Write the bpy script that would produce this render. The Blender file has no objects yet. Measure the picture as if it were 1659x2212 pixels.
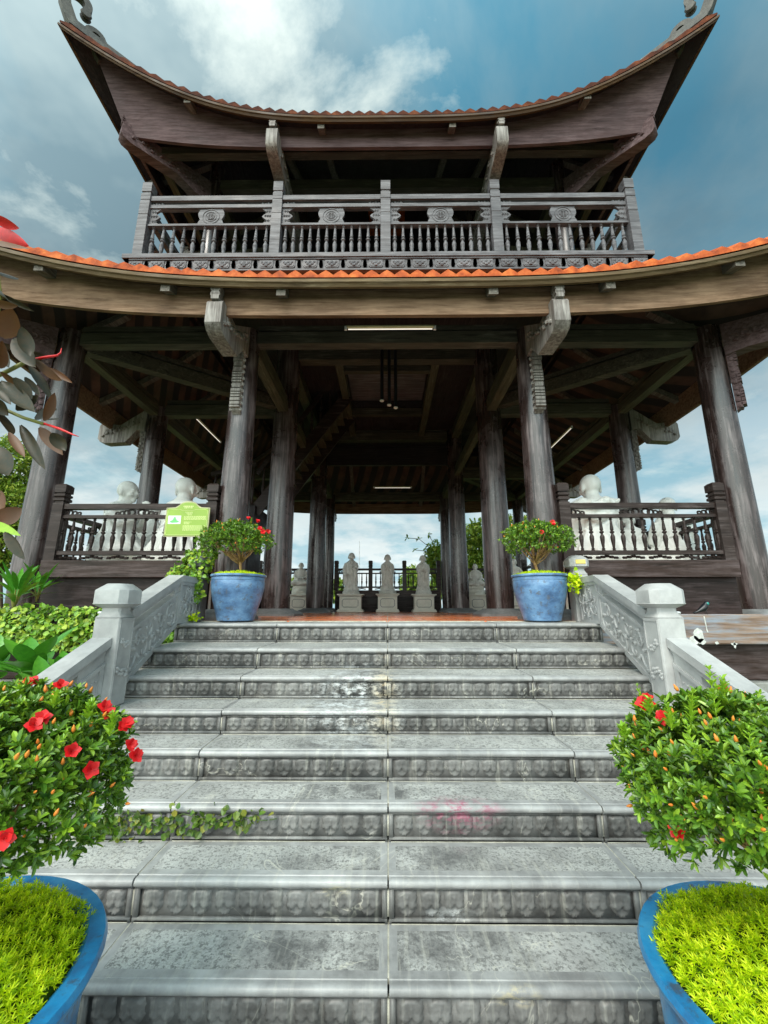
import bpy, math, random
from math import sin, cos, pi, atan, tan, sqrt, hypot, exp
from mathutils import Vector as V, Matrix
random.seed(7)
S = bpy.context.scene
COL = S.collection
TH, PS, HC = math.atan(206/900), math.atan(7.5/900), .145     # camera pitch, yaw, height over the pavilion floor

def at(x, y, Y):
    """measured point: photo position (1659 wide) and distance in metres -> world point"""
    X = 0
    for i in range(5):
        d = Y*cos(PS)-X*sin(PS)
        h = d*tan(atan((1106-y)/900)+TH)
        zc = d*cos(TH)+h*sin(TH)
        X = ((x-829.5)/900*zc-Y*sin(PS))/cos(PS)
    return V((X, Y, HC+h))

# ---------------------------------------------------------------- objects
def tag(o, label=None, cat=None, group=None, kind=None):
    if label: o['label'] = label
    if cat: o['category'] = cat
    if group: o['group'] = group
    if kind: o['kind'] = kind
    return o
def wloc(o):
    p = V((0, 0, 0))
    while o: p = p+o.location; o = o.parent
    return p
def empty(name, loc, label=None, cat=None, group=None, parent=None):
    o = bpy.data.objects.new(name, None); COL.objects.link(o)
    o.empty_display_size = .1
    if parent: o.parent = parent; o.location = V(loc)-wloc(parent)
    else: o.location = loc
    return tag(o, label, cat, group)
def dup(o, parent=None, off=(0, 0, 0)):
    c = o.copy(); COL.objects.link(c)
    if parent: c.parent = parent
    else: c.location = o.location+V(off)
    for ch in list(o.children): dup(ch, c)
    return c

class MB:
    def __init__(s): s.v = []; s.f = []; s.m = []
    def add(s, vs, fs, m=0):
        b = len(s.v); s.v.extend([tuple(p) for p in vs])
        for f in fs: s.f.append(tuple(i+b for i in f)); s.m.append(m)
    def box(s, c, d, m=0, rz=0, bev=0):
        x, y, z = d[0]/2, d[1]/2, d[2]/2
        R = Matrix.Rotation(rz, 3, 'Z'); c = V(c)
        if bev:
            b = min(bev, x*.9, y*.9, z*.9); ring = []
            for (k, zz) in ((b, -z), (0, -z+b), (0, z-b), (b, z)):
                X, Y = x-k, y-k
                pts = [(-X+b, -Y), (X-b, -Y), (X, -Y+b), (X, Y-b), (X-b, Y), (-X+b, Y), (-X, Y-b), (-X, -Y+b)]
                ring.append([c+R@V((p[0], p[1], zz)) for p in pts])
            s.loft(ring, m); return
        P = [(-x, -y, -z), (x, -y, -z), (x, y, -z), (-x, y, -z), (-x, -y, z), (x, -y, z), (x, y, z), (-x, y, z)]
        s.add([c+R@V(p) for p in P], [(3, 2, 1, 0), (4, 5, 6, 7), (0, 1, 5, 4), (1, 2, 6, 5), (2, 3, 7, 6), (3, 0, 4, 7)], m)
    def hexa(s, P, m=0):     # 8 corners: bottom ring ccw, top ring ccw
        s.add(P, [(3, 2, 1, 0), (4, 5, 6, 7), (0, 1, 5, 4), (1, 2, 6, 5), (2, 3, 7, 6), (3, 0, 4, 7)], m)
    def loft(s, rings, m=0, cap=True, closed=True):
        n = len(rings[0]); vs = [p for r in rings for p in r]; fs = []
        for i in range(len(rings)-1):
            for j in range(n if closed else n-1):
                k = (j+1) % n
                fs.append((i*n+j, i*n+k, (i+1)*n+k, (i+1)*n+j))
        if cap:
            fs.append(tuple(range(n-1, -1, -1))); L = (len(rings)-1)*n
            fs.append(tuple(L+j for j in range(n)))
        s.add(vs, fs, m)
    def lathe(s, prof, c=(0, 0, 0), n=16, m=0, cap=True, sx=1, sy=1):
        s.loft([[(c[0]+r*cos(2*pi*j/n)*sx, c[1]+r*sin(2*pi*j/n)*sy, c[2]+z) for j in range(n)] for (r, z) in prof], m, cap)
    def tube(s, pts, r, n=6, m=0, cap=True):
        pts = [V(p) for p in pts]; rr = r if isinstance(r, (list, tuple)) else [r]*len(pts)
        rings = []; ref = V((0, 0, 1))
        for i, p in enumerate(pts):
            t = (pts[min(i+1, len(pts)-1)]-pts[max(i-1, 0)])
            if t.length < 1e-9: t = V((0, 0, 1))
            t.normalize()
            if abs(t.dot(ref)) > .95: ref = V((1, 0, 0)) if abs(t.x) < .9 else V((0, 1, 0))
            a = t.cross(ref).normalized(); b = a.cross(t).normalized(); ref = b
            rings.append([p+(a*cos(-2*pi*j/n)+b*sin(-2*pi*j/n))*rr[i] for j in range(n)])
        s.loft(rings, m, cap)
    def ell(s, c, r, n=12, k=8, m=0, R=None):
        c = V(c); rings = []
        for i in range(1, k):
            a = -pi/2+pi*i/k
            rings.append([V((r[0]*cos(a)*cos(2*pi*j/n), r[1]*cos(a)*sin(2*pi*j/n), r[2]*sin(a))) for j in range(n)])
        if R: rings = [[R@p for p in q] for q in rings]
        s.loft([[c+p for p in q] for q in rings], m)
    def prism(s, poly, fn, t0, t1, m=0):   # poly list of (a,b); fn(a,b,t) -> point
        n = len(poly)
        vs = [fn(a, b, t0) for a, b in poly]+[fn(a, b, t1) for a, b in poly]
        fs = [tuple(range(n)), tuple(range(2*n-1, n-1, -1))]
        fs += [((i+1) % n, i, n+i, n+(i+1) % n) for i in range(n)]
        s.add(vs, fs, m)
    def build(s, name, mats, parent=None, org=None, smooth=False, kind=None):
        if not isinstance(mats, (list, tuple)): mats = [mats]
        pl = wloc(parent) if parent else V((0, 0, 0))
        if org is None:
            org = pl if parent else V((0, 0, 0))
        org = V(org)
        me = bpy.data.meshes.new(name)
        me.from_pydata([(p[0]-org.x, p[1]-org.y, p[2]-org.z) for p in s.v], [], s.f)
        for mm in mats: me.materials.append(mm)
        me.polygons.foreach_set('material_index', s.m)
        if smooth is True: me.polygons.foreach_set('use_smooth', [True]*len(s.f))
        me.update()
        if smooth == 'auto':
            me.polygons.foreach_set('use_smooth', [True]*len(s.f)); me.set_sharp_from_angle(angle=math.radians(38))
        o = bpy.data.objects.new(name, me); COL.objects.link(o)
        if parent: o.parent = parent
        o.location = org-pl
        if kind: o['kind'] = kind
        return o

# ---------------------------------------------------------------- materials
def lerp(a, b, t): return a+(b-a)*t
class NT:
    def __init__(s, name):
        s.mat = bpy.data.materials.new(name); s.mat.use_nodes = True
        s.t = s.mat.node_tree; s.n = s.t.nodes; s.l = s.t.links
        s.b = s.n['Principled BSDF']
        g = s.n.new('ShaderNodeNewGeometry'); s.pos = g.outputs['Position']; s.rnd = g.outputs['Random Per Island']; s.nor = g.outputs['Normal']
    def link(s, a, b): s.l.new(a, b)
    def mapping(s, scale, src=None):
        m = s.n.new('ShaderNodeMapping'); m.inputs['Scale'].default_value = scale
        s.link(src or s.pos, m.inputs['Vector']); return m.outputs[0]
    def noise(s, scale=5, det=4, rough=.55, vec=None, dist=0):
        n = s.n.new('ShaderNodeTexNoise'); n.inputs['Scale'].default_value = scale; n.inputs['Detail'].default_value = det
        n.inputs['Roughness'].default_value = rough; n.inputs['Distortion'].default_value = dist
        s.link(vec or s.pos, n.inputs['Vector']); return n.outputs[0]
    def ramp(s, f, stops):
        r = s.n.new('ShaderNodeValToRGB'); e = r.color_ramp.elements
        while len(e) < len(stops): e.new(.5)
        for i, (p, c) in enumerate(stops):
            e[i].position = p; e[i].color = (*c, 1) if isinstance(c, (tuple, list)) else (c, c, c, 1)
        s.link(f, r.inputs[0]); return r.outputs[0]
    def mix(s, f, a, b, mode='MIX'):
        m = s.n.new('ShaderNodeMix'); m.data_type = 'RGBA'; m.blend_type = mode
        for sock, val in ((m.inputs[0], f), (m.inputs[6], a), (m.inputs[7], b)):
            if isinstance(val, (int, float)): sock.default_value = val
            elif isinstance(val, tuple): sock.default_value = (*val, 1)
            else: s.link(val, sock)
        return m.outputs[2]
    def math(s, op, a, b=0, clamp=False):
        m = s.n.new('ShaderNodeMath'); m.operation = op; m.use_clamp = clamp
        for i, val in enumerate((a, b)):
            if isinstance(val, (int, float)): m.inputs[i].default_value = val
            else: s.link(val, m.inputs[i])
        return m.outputs[0]
    def spot(s, c, r):       # 1 at c falling to 0 at distance r (tuple radii)
        vm = s.n.new('ShaderNodeVectorMath'); vm.operation = 'SUBTRACT'; s.link(s.pos, vm.inputs[0]); vm.inputs[1].default_value = c
        v2 = s.n.new('ShaderNodeVectorMath'); v2.operation = 'DIVIDE'; s.link(vm.outputs[0], v2.inputs[0]); v2.inputs[1].default_value = r
        v3 = s.n.new('ShaderNodeVectorMath'); v3.operation = 'LENGTH'; s.link(v2.outputs[0], v3.inputs[0])
        return s.math('SUBTRACT', 1, v3.outputs['Value'], True)
    def bump(s, h, strength=.3, dist=.01):
        b = s.n.new('ShaderNodeBump'); b.inputs['Strength'].default_value = strength; b.inputs['Distance'].default_value = dist
        s.link(h, b.inputs['Height']); s.link(b.outputs[0], s.b.inputs['Normal'])
    def out(s, col=None, rough=.6, spec=.5, **kw):
        if col is not None:
            if isinstance(col, tuple): s.b.inputs['Base Color'].default_value = (*col, 1)
            else: s.link(col, s.b.inputs['Base Color'])
        if isinstance(rough, (int, float)): s.b.inputs['Roughness'].default_value = rough
        else: s.link(rough, s.b.inputs['Roughness'])
        s.b.inputs['Specular IOR Level'].default_value = spec
        return s.mat

def wood(name, dark, mid, pale, axis, rough=.35, pale_at=(.52, .68), spec=.5, bumpk=.25):
    t = NT(name)
    sc = {'z': (9, 9, .55), 'x': (.7, 9, 9), 'y': (9, .7, 9)}[axis]
    vec = t.mapping(sc)
    g = t.noise(2.2, 6, .62, vec, .6)
    blot = t.noise(2.1, 5, .6)
    c = t.ramp(g, [(.3, dark), (.55, mid), (.72, dark)])
    f = t.ramp(t.math('ADD', t.math('MULTIPLY', blot, .35), t.math('MULTIPLY', t.noise(3.1, 5, .7, vec), .65)), [(pale_at[0], 0.), (pale_at[1], 1.)])
    c = t.mix(f, c, pale)
    t.bump(g, bumpk, .006)
    return t.out(c, t.ramp(blot, [(.35, rough*.75), (.65, min(1, rough*1.35))]), spec if rough < .3 else spec*.35)

def stone(name, a, b, c, rough=.6, scale=1., bumpk=.25, speck=0, marks=False, spec=.4):
    t = NT(name)
    n1 = t.noise(1.6*scale, 6, .62); n2 = t.noise(9*scale, 5, .65); n3 = t.noise(70*scale, 3, .6)
    col = t.ramp(n1, [(.32, a), (.52, b), (.7, c)])
    col = t.mix(.35, col, t.ramp(n2, [(.35, a), (.65, c)]))
    if speck:
        sp = t.ramp(t.noise(120, 3, .75), [(.47, 0.), (.56, 1.)])
        sp = t.math('MULTIPLY', sp, t.ramp(t.noise(1.3, 4, .6), [(.38, .12), (.62, 1.)]))
        col = t.mix(t.math('MULTIPLY', sp, speck), col, (.6, .6, .55))
        dk = t.ramp(t.noise(60, 4, .75), [(.4, 1.), (.5, 0.)])
        col = t.mix(t.math('MULTIPLY', dk, .6), col, tuple(x*.3 for x in a))
    if speck:
        damp = t.math('MULTIPLY', t.ramp(t.noise(3.4, 7, .7), [(.42, 0.), (.6, .9)]), t.math('MULTIPLY', t.math('MAXIMUM', t.spot((0, 1.75, -1), (.75, .75, .6)), t.spot((-.15, 2.6, -.6), (.5, 1.1, .8))), 2.2, True))
        col = t.mix(damp, col, (.1, .097, .095))
    if speck or marks:   # pale veins running through the slabs
        vn = t.noise(1.7, 5, .55, None, 1.2); vein = t.math('SUBTRACT', 1, t.math('MULTIPLY', t.math('ABSOLUTE', t.math('SUBTRACT', vn, .53)), 190), True)
        col = t.mix(t.math('MULTIPLY', vein, t.ramp(t.noise(3, 3), [(.48, 0.), (.6, .75)])), col, (.56, .53, .45))
    if marks:    # spilt white and crimson paint, rust and lime streaks on the steps
        rag = t.ramp(t.noise(13, 7, .8, t.mapping((1, 1, 2.2))), [(.47, 0.), (.58, 1.)])
        for c0, r, co, k in (((-.22, 2.9, -.4), (.42, .75, .35), (.62, .63, .63), 1.3), ((.33, 2.16, -.76), (.26, .17, .16), (.32, .07, .13), 1.6),
                             ((-.03, 3.0, -.42), (.13, .6, .5), (.5, .4, .25), 1.0), ((.24, 1.9, -1.04), (.14, .13, .03), (.62, .63, .63), 1.2),
                             ((.72, 3.3, -.2), (.45, .14, .05), (.66, .68, .7), 1.5), ((.42, 1.69, -1.1), (.1, .03, .04), (.5, .42, .25), 1.3),
                             ((-.2, 1.95, -.95), (.13, .03, .035), (.5, .45, .3), 1.2)):
            f = t.math('MULTIPLY', t.math('MULTIPLY', t.spot(c0, r), k, True), rag)
            col = t.mix(f, col, co)
        drip = t.ramp(t.noise(14, 4, .6, t.mapping((3, .3, .25))), [(.55, 0.), (.72, .4)])
        col = t.mix(drip, col, (.5, .48, .42))
    t.bump(t.math('ADD', t.math('MULTIPLY', n3, .6), n2), bumpk, .006)
    return t.out(col, rough, spec)

def leafmat(name, cols, rough=.4, trans=.15, spec=.5):
    t = NT(name)
    c = t.ramp(t.rnd, [(i/max(1, len(cols)-1), k) for i, k in enumerate(cols)])
    c = t.mix(.25, c, t.ramp(t.noise(40, 3), [(.3, tuple(x*.6 for x in cols[0])), (.7, tuple(min(1, x*1.25) for x in cols[-1]))]))
    m = t.out(c, rough, spec)
    t.b.inputs['Transmission Weight'].default_value = 0
    if trans:
        tr = t.n.new('ShaderNodeBsdfTranslucent'); t.link(c, tr.inputs[0])
        ms = t.n.new('ShaderNodeMixShader'); ms.inputs[0].default_value = trans
        t.link(t.b.outputs[0], ms.inputs[1]); t.link(tr.outputs[0], ms.inputs[2]); t.link(ms.outputs[0], t.n['Material Output'].inputs[0])
    return m
def plain(name, col, rough=.5, spec=.5, var=.2, scale=6, emit=0, metal=0):
    t = NT(name)
    c = t.mix(t.ramp(t.noise(scale, 4), [(.3, 0.), (.7, 1.)]), tuple(x*(1-var) for x in col), tuple(min(1, x*(1+var)) for x in col))
    m = t.out(c, rough, spec); t.b.inputs['Metallic'].default_value = metal
    if emit: t.b.inputs['Emission Color'].default_value = (*col, 1); t.b.inputs['Emission Strength'].default_value = emit
    return m

M = {}
M['column'] = wood('column_wood', (.014, .008, .007), (.038, .023, .021), (.23, .185, .185), 'z', .27, (.49, .7), .7)
M['beam_x'] = wood('beam_wood_x', (.03, .027, .021), (.075, .068, .052), (.16, .15, .115), 'x', .5)
M['beam_y'] = wood('beam_wood_y', (.036, .033, .023), (.09, .086, .06), (.19, .19, .125), 'y', .5)
M['dark'] = wood('dark_wood', (.013, .011, .012), (.03, .025, .028), (.06, .05, .052), 'x', .5)
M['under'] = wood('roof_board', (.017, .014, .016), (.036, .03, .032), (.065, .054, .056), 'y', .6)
M['fascia'] = wood('fascia_wood', (.085, .048, .028), (.16, .095, .058), (.29, .185, .12), 'x', .7, (.42, .62), .3, .4)
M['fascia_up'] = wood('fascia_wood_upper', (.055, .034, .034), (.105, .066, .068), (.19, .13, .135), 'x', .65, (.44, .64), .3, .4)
M['rail'] = wood('rail_wood', (.015, .01, .009), (.036, .024, .021), (.1, .078, .075), 'x', .38)
M['balc'] = wood('balcony_wood', (.05, .045, .048), (.11, .103, .11), (.22, .212, .225), 'x', .45, (.45, .65))
M['bracket'] = wood('bracket_wood', (.08, .066, .057), (.165, .143, .13), (.35, .32, .295), 'z', .5, (.45, .62))
M['basebeam'] = wood('base_wood', (.013, .008, .006), (.04, .024, .02), (.12, .09, .09), 'x', .42, (.45, .7))
M['stain'] = wood('weathered_wood', (.1, .06, .045), (.3, .21, .16), (.25, .28, .33), 'x', .6, (.44, .6), .4, .5)
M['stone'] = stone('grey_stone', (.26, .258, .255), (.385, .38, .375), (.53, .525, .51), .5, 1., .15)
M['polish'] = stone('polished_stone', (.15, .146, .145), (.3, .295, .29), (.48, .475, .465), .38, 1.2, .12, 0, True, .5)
M['rough'] = stone('flamed_stone', (.2, .195, .186), (.36, .35, .335), (.52, .51, .485), .75, 1., .8, .35, True, .3)
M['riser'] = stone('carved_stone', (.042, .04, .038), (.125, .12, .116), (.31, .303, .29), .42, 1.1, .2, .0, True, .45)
M['grout'] = stone('cream_grout', (.2, .19, .16), (.45, .42, .34), (.66, .63, .53), .8, 3, .4)
M['marble'] = stone('white_marble', (.6, .59, .55), (.76, .75, .71), (.85, .84, .8), .5, 2., .25)
M['marble_grey'] = stone('weathered_marble', (.5, .48, .43), (.74, .72, .66), (.85, .83, .78), .6, 4., .4)
M['pedestal'] = stone('cream_stone', (.62, .6, .52), (.72, .7, .61), (.8, .78, .7), .55, 3., .2)
M['concrete'] = stone('old_concrete', (.13, .13, .115), (.26, .255, .23), (.36, .355, .34), .8, 2., .5)
M['darkstone'] = stone('dark_stone', (.09, .09, .09), (.16, .16, .16), (.24, .24, .235), .5, 3., .3)
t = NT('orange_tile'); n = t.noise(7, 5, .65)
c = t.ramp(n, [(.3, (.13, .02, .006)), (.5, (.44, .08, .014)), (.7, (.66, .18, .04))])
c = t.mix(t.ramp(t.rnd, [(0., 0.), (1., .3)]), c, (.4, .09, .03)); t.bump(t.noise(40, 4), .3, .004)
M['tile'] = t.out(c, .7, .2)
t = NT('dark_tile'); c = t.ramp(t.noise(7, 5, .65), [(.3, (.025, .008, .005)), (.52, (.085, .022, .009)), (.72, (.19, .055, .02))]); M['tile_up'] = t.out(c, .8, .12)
t = NT('red_paver'); br = t.n.new('ShaderNodeTexBrick'); t.link(t.pos, br.inputs['Vector']); br.offset = 0
for k, val in (('Color1', (.75, .17, .045, 1)), ('Color2', (.8, .23, .07, 1)), ('Mortar', (.5, .4, .32, 1))): br.inputs[k].default_value = val
br.inputs['Scale'].default_value = 1; br.inputs['Brick Width'].default_value = .4; br.inputs['Row Height'].default_value = .4; br.inputs['Mortar Size'].default_value = .006
M['paver'] = t.out(t.mix(t.ramp(t.noise(3, 5), [(.5, 0.), (.75, .3)]), br.outputs[0], (.45, .14, .07)), t.ramp(t.noise(2, 4), [(.35, .12), (.65, .35)]))
def glaze(name, a, b, c, dirt):
    t = NT(name)
    n = t.noise(6, 6, .7, t.mapping((1, 1, 1.6)))
    col = t.ramp(n, [(.33, a), (.5, b), (.68, c)])
    col = t.mix(t.ramp(t.noise(19, 5, .7), [(.55, 0.), (.64, .85)]), col, dirt)
    t.bump(t.noise(24, 4), .2, .006)
    return t.out(col, .28, .5)
M['pot'] = glaze('blue_glaze', (.05, .1, .2), (.1, .2, .36), (.18, .32, .5), (.1, .11, .13))
M['potbig'] = glaze('bright_blue_glaze', (.02, .1, .24), (.015, .2, .43), (.05, .29, .52), (.05, .07, .1))
M['gilt'] = plain('gilt_plate', (.72, .52, .12), .4, .5)
M['cream_line'] = plain('pale_yellow_paint', (.8, .82, .38), .5)
M['signface'] = plain('green_sign_face', (.23, .36, .025), .3, .5, .12, 2)
M['signframe'] = plain('sign_frame', (.42, .4, .22), .5)
M['picture'] = plain('picture_paper', (.75, .8, .82), .4, .4, .05)
M['picgreen'] = plain('picture_green', (.12, .5, .13), .5)
M['oldpaint'] = plain('dried_paint', (.56, .56, .53), .7, .3, .25, 30)
M['white'] = plain('white_plastic', (.75, .75, .75), .4, .5, .05)
M['tube'] = plain('lamp_tube', (1, .93, .8), .4, .5, 0, 1, .55)
M['rod'] = plain('black_rod', (.012, .013, .016), .4)
M['soil'] = plain('soil', (.045, .03, .02), .9, .2, .4, 30)
M['bird'] = plain('black_feather', (.008, .009, .012), .35)
M['birdsheen'] = plain('teal_feather', (.01, .25, .22), .3, .6)
M['bark'] = wood('bark', (.06, .045, .03), (.16, .12, .07), (.26, .21, .12), 'z', .8)
M['bark_pale'] = wood('azalea_bark', (.16, .09, .04), (.34, .2, .08), (.45, .32, .16), 'z', .7)
M['azalea'] = leafmat('azalea_leaf', [(.014, .06, .008), (.045, .15, .012), (.12, .27, .018), (.3, .45, .03)], .3, .12)
M['shoot'] = leafmat('young_leaf', [(.2, .42, .02), (.36, .55, .03)], .4, .25)
M['petal'] = leafmat('red_petal', [(.62, .006, .012), (.8, .02, .02)], .45, .15)
M['bud'] = leafmat('bud', [(.7, .45, .03), (.82, .38, .03), (.85, .25, .03), (.8, .08, .05)], .45, .1)
M['moss'] = leafmat('sedum', [(.4, .6, .003), (.62, .8, .006), (.8, .9, .02)], .5, .5)
t = NT('sedum_leaf'); c = t.ramp(t.math('ADD', t.math('MULTIPLY', t.rnd, .35), t.math('MULTIPLY', t.noise(22, 3, .6), .65)), [(.3, (.26, .44, .004)), (.5, (.62, .8, .006)), (.68, (.86, .92, .03))])
m_ = t.out(c, .5, .3); tr_ = t.n.new('ShaderNodeBsdfTranslucent'); t.link(c, tr_.inputs[0]); ms_ = t.n.new('ShaderNodeMixShader'); ms_.inputs[0].default_value = .4
t.link(t.b.outputs[0], ms_.inputs[1]); t.link(tr_.outputs[0], ms_.inputs[2]); t.link(ms_.outputs[0], t.n['Material Output'].inputs[0]); M['moss'] = m_
M['mossbed'] = plain('sedum_bed', (.06, .13, .006), .9, .2, .5, 60)
M['ivy'] = leafmat('ivy_leaf', [(.03, .13, .01), (.09, .28, .015), (.22, .42, .03), (.45, .52, .05)], .4, .12)
M['ivyold'] = leafmat('ivy_old_leaf', [(.012, .055, .01), (.03, .11, .012), (.06, .17, .018), (.09, .2, .02), (.3, .27, .03)], .45, .12)
M['broad'] = leafmat('broad_leaf', [(.03, .16, .014), (.07, .27, .02), (.14, .38, .03)], .32, .12)
M['tree'] = leafmat('tree_leaf', [(.04, .13, .01), (.11, .25, .02), (.26, .38, .03), (.4, .45, .05)], .5, .25)
M['fig'] = leafmat('rubber_leaf', [(.008, .014, .009), (.016, .024, .012), (.03, .03, .016), (.085, .035, .012)], .34, .08, .2)
M['figback'] = leafmat('rubber_leaf_rust', [(.1, .028, .009), (.16, .056, .014), (.045, .032, .012)], .5, .15)
M['figred'] = leafmat('red_sheath', [(.62, .012, .02), (.75, .03, .03)], .35, .1)
M['figstem'] = plain('fig_stem', (.2, .2, .04), .5)
M['grass'] = stone('grass_ground', (.03, .06, .012), (.06, .1, .02), (.1, .12, .035), .9, 2., .5)
M['redcloth'] = plain('red_cloth', (.6, .012, .03), .7)
# ================================================================= the setting
def sheet(name, x0, x1, y0, y1, z, mat, n=1):
    mb = MB(); mb.add([(x0, y0, z), (x1, y0, z), (x1, y1, z), (x0, y1, z)], [(0, 1, 2, 3)]); return tag(mb.build(name, mat), kind='structure')
GZ = -1.40
sheet('ground', -400, 400, -300, 500, GZ-.02, M['grass'])
tag(sheet('forecourt', -4, 4, -4, 1.47, GZ, M['rough']), kind='structure')

# ================================================================= stone steps
DN = [3.96, 3.403, 3.062, 2.751, 2.472, 2.207, 1.943, 1.679, 1.42]       # distance of each nosing
HN = [.145, .314, .467, .616, .756, .908, 1.061, 1.217, 1.372]             # depth under the camera
ZT = [HC-h for h in HN]                                             # tread heights, first = pavilion floor level
JO = [-1.97, -1.02, 0.0, 1.0, 1.97]                                 # slab joints
def petal_h(a, b):
    """lotus petal relief: a across -.5...5, b up 0..1"""
    aa = abs(a)
    if b < .5: w = .455*sqrt(max(0, min(1, (b-.04)/.34)))
    else: w = .455-.06*exp(-((b-.56)/.09)**2)
    if b > .8: w *= sqrt(max(0, 1-((b-.8)/.17)**2))
    if b > .86 and aa < .1: w = min(w, .46-(b-.86)*.5)
    d = w-aa
    if d <= 0: return 0.0
    h = min(1, d/.05)*.7
    if d > .075: h -= .3*min(1, (d-.075)/.05)                        # raised rim
    cu = .50-.14*(1-(aa/.45)**2)+.08*cos(aa*14)                      # scalloped line across
    h += .5*(1 if b > cu else 0)*min(1, max(0, d-.06)/.08)
    cu2 = .72-.1*(1-(aa/.4)**2)+.05*cos(aa*16)
    h -= .22*exp(-((b-cu2)/.03)**2)
    h += .28*exp(-(aa/.05)**2)*(1 if .5 < b < .8 else 0)
    return h
stairs = empty('stone_staircase', (0, DN[-1], GZ), 'wide grey stone flight of steps with lotus petal risers', 'stairs')
NX, NZ = 16, 14
for k in range(9):
    y0, z0 = DN[k], ZT[k]
    yb = (DN[k-1]+.06) if k else 4.42
    th, r = .032, .016
    mb = MB()
    for i in range(4):
        x0, x1 = JO[i]+.003+random.uniform(0, .002), JO[i+1]-.003
        dz = random.uniform(-.002, .002)
        prof = [(yb, z0-th), (y0+.03, z0-th)]+[(y0+r*(1-cos(a))*1.15, z0-r+r*sin(a)) for a in [pi*(-.5+j/7) for j in range(8)]]
        prof += [(y0+.034, z0-.002), (y0+.036, z0+.001)]
        n = len(prof); vs = []
        for x in (x0, x1): vs += [(x, p[0], p[1]+dz) for p in prof]+[(x, yb, z0+.001+dz)]
        n += 1
        fs = [(j, j+1, n+j+1, n+j) for j in range(n-2)]+[tuple(range(n-1, -1, -1)), tuple(range(n, 2*n))]
        mb.add(vs, fs, 0)
        zt = z0+.001+dz; yf = y0+.036                                # top: dark polished border round a flamed field
        o = [(x0, yf), (x1, yf), (x1, yb), (x0, yb)]; bw = .03 if k > 4 else .014
        q = [(x0+bw, yf+bw*1.1), (x1-bw, yf+bw*1.1), (x1-bw, yb-.075 if k else yb-.03), (x0+bw, yb-.075 if k else yb-.03)]
        mb.add([(p[0], p[1], zt) for p in o]+[(p[0], p[1], zt) for p in q], [(0, 1, 5, 4), (1, 2, 6, 5), (2, 3, 7, 6), (3, 0, 4, 7)], 0)
        mb.add([(p[0], p[1], zt) for p in q], [(0, 1, 2, 3)], 1)
        mb.box(((x0+x1)/2, yb-.016 if not k else DN[k-1]+.024, z0+.005), (x1-x0-.02, .016, .009), 2)   # mortar line at the back
    for i in range(1, 4): mb.box((JO[i], (y0+yb)/2+.02, z0-.012), (.008, yb-y0-.05, .02), 2)
    step = mb.build('step', [M['polish'], M['rough'], M['grout']], stairs, smooth='auto')
    # riser panels under this nosing
    zl = ZT[k+1] if k < 8 else GZ
    yr = y0+.024
    rb = MB()
    for i in range(4):
        x0, x1 = JO[i]+.004, JO[i+1]-.004
        zb, zt = zl+.004, z0-th-.001
        fr = .02; hb, ht = zb+.015, zt-.006
        rb.box(((x0+x1)/2, yr+.03, (zb+zt)/2), (x1-x0, .05, zt-zb), 0)
        for (a, b, c, d) in ((x0, x1, zb, hb), (x0, x1, ht, zt), (x0, x0+fr, hb, ht), (x1-fr, x1, hb, ht)):
            rb.hexa([(a, yr-.008, c), (b, yr-.008, c), (b, yr+.01, c), (a, yr+.01, c), (a, yr-.008, d), (b, yr-.008, d), (b, yr+.01, d), (a, yr+.01, d)])
        X0, X1 = x0+fr+.004, x1-fr-.004; np_ = 10; pw = (X1-X0)/np_; hh = ht-hb-.004
        nx, nz = np_*NX, NZ; vs = []
        jit = [random.uniform(.75, 1.15) for _ in range(np_+1)]
        for jz in range(nz+1):
            for jx in range(nx+1):
                pi_, fx = divmod(jx, NX)
                hgt = petal_h(fx/NX-.5, jz/nz)*jit[min(pi_, np_)]
                vs.append((X0+pw*(pi_+fx/NX), yr+.008-.021*hgt, hb+.002+hh*jz/nz))
        fs = [(jz*(nx+1)+jx, jz*(nx+1)+jx+1, (jz+1)*(nx+1)+jx+1, (jz+1)*(nx+1)+jx) for jz in range(nz) for jx in range(nx)]
        rb.add(vs, fs, 0)
    for i in range(1, 4): rb.box((JO[i], yr+.01, (zl+z0)/2-.01), (.012, .03, z0-zl-.07), 1)
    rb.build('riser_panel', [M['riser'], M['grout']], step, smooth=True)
# solid core so nothing shows through
mb = MB()
for k in range(9):
    zl = ZT[k+1] if k < 8 else GZ
    mb.box((0, (DN[k]+.1+4.5)/2, (zl+ZT[k])/2-.045), (3.9, 4.5-DN[k]-.1, ZT[k]-zl-.01))
mb.build('core', M['concrete'], stairs)

# ================================================================= stone balustrades
def scrolls(mb, o, ux, uy, w, h, n, r, seed, nrm):
    """carved scrolls: half sunk spiral mouldings in the panel plane"""
    rd = random.Random(seed); o, ux, uy, nrm = V(o), V(ux), V(uy), V(nrm)
    for i in range(n):
        cx, cy = w*(i+.5)/n, h*(.5+.2*(1 if i % 2 else -1)+rd.uniform(-.05, .05))
        sg = 1 if i % 2 else -1; R = min(h*.3, w/n*.75); pts = []
        for j in range(15):
            a = sg*(j*.42)+rd.uniform(-.05, .05)+i; q = R*(1-j/17)
            pts.append(o+ux*(cx+q*cos(a))+uy*min(h*.96, max(h*.04, cy+q*sin(a)))+nrm*.001)
        mb.tube(pts, [r*(1-.5*j/15) for j in range(15)], 5)
        for j in range(3):
            a = i*1.7+j*2; p = o+ux*min(w*.95, max(w*.05, cx+R*1.15*cos(a)))+uy*min(h*.92, max(h*.08, cy+R*1.15*sin(a)))
            mb.ell(p, (r*1.6, r*1.6, r*1.6), 6, 4)
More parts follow.
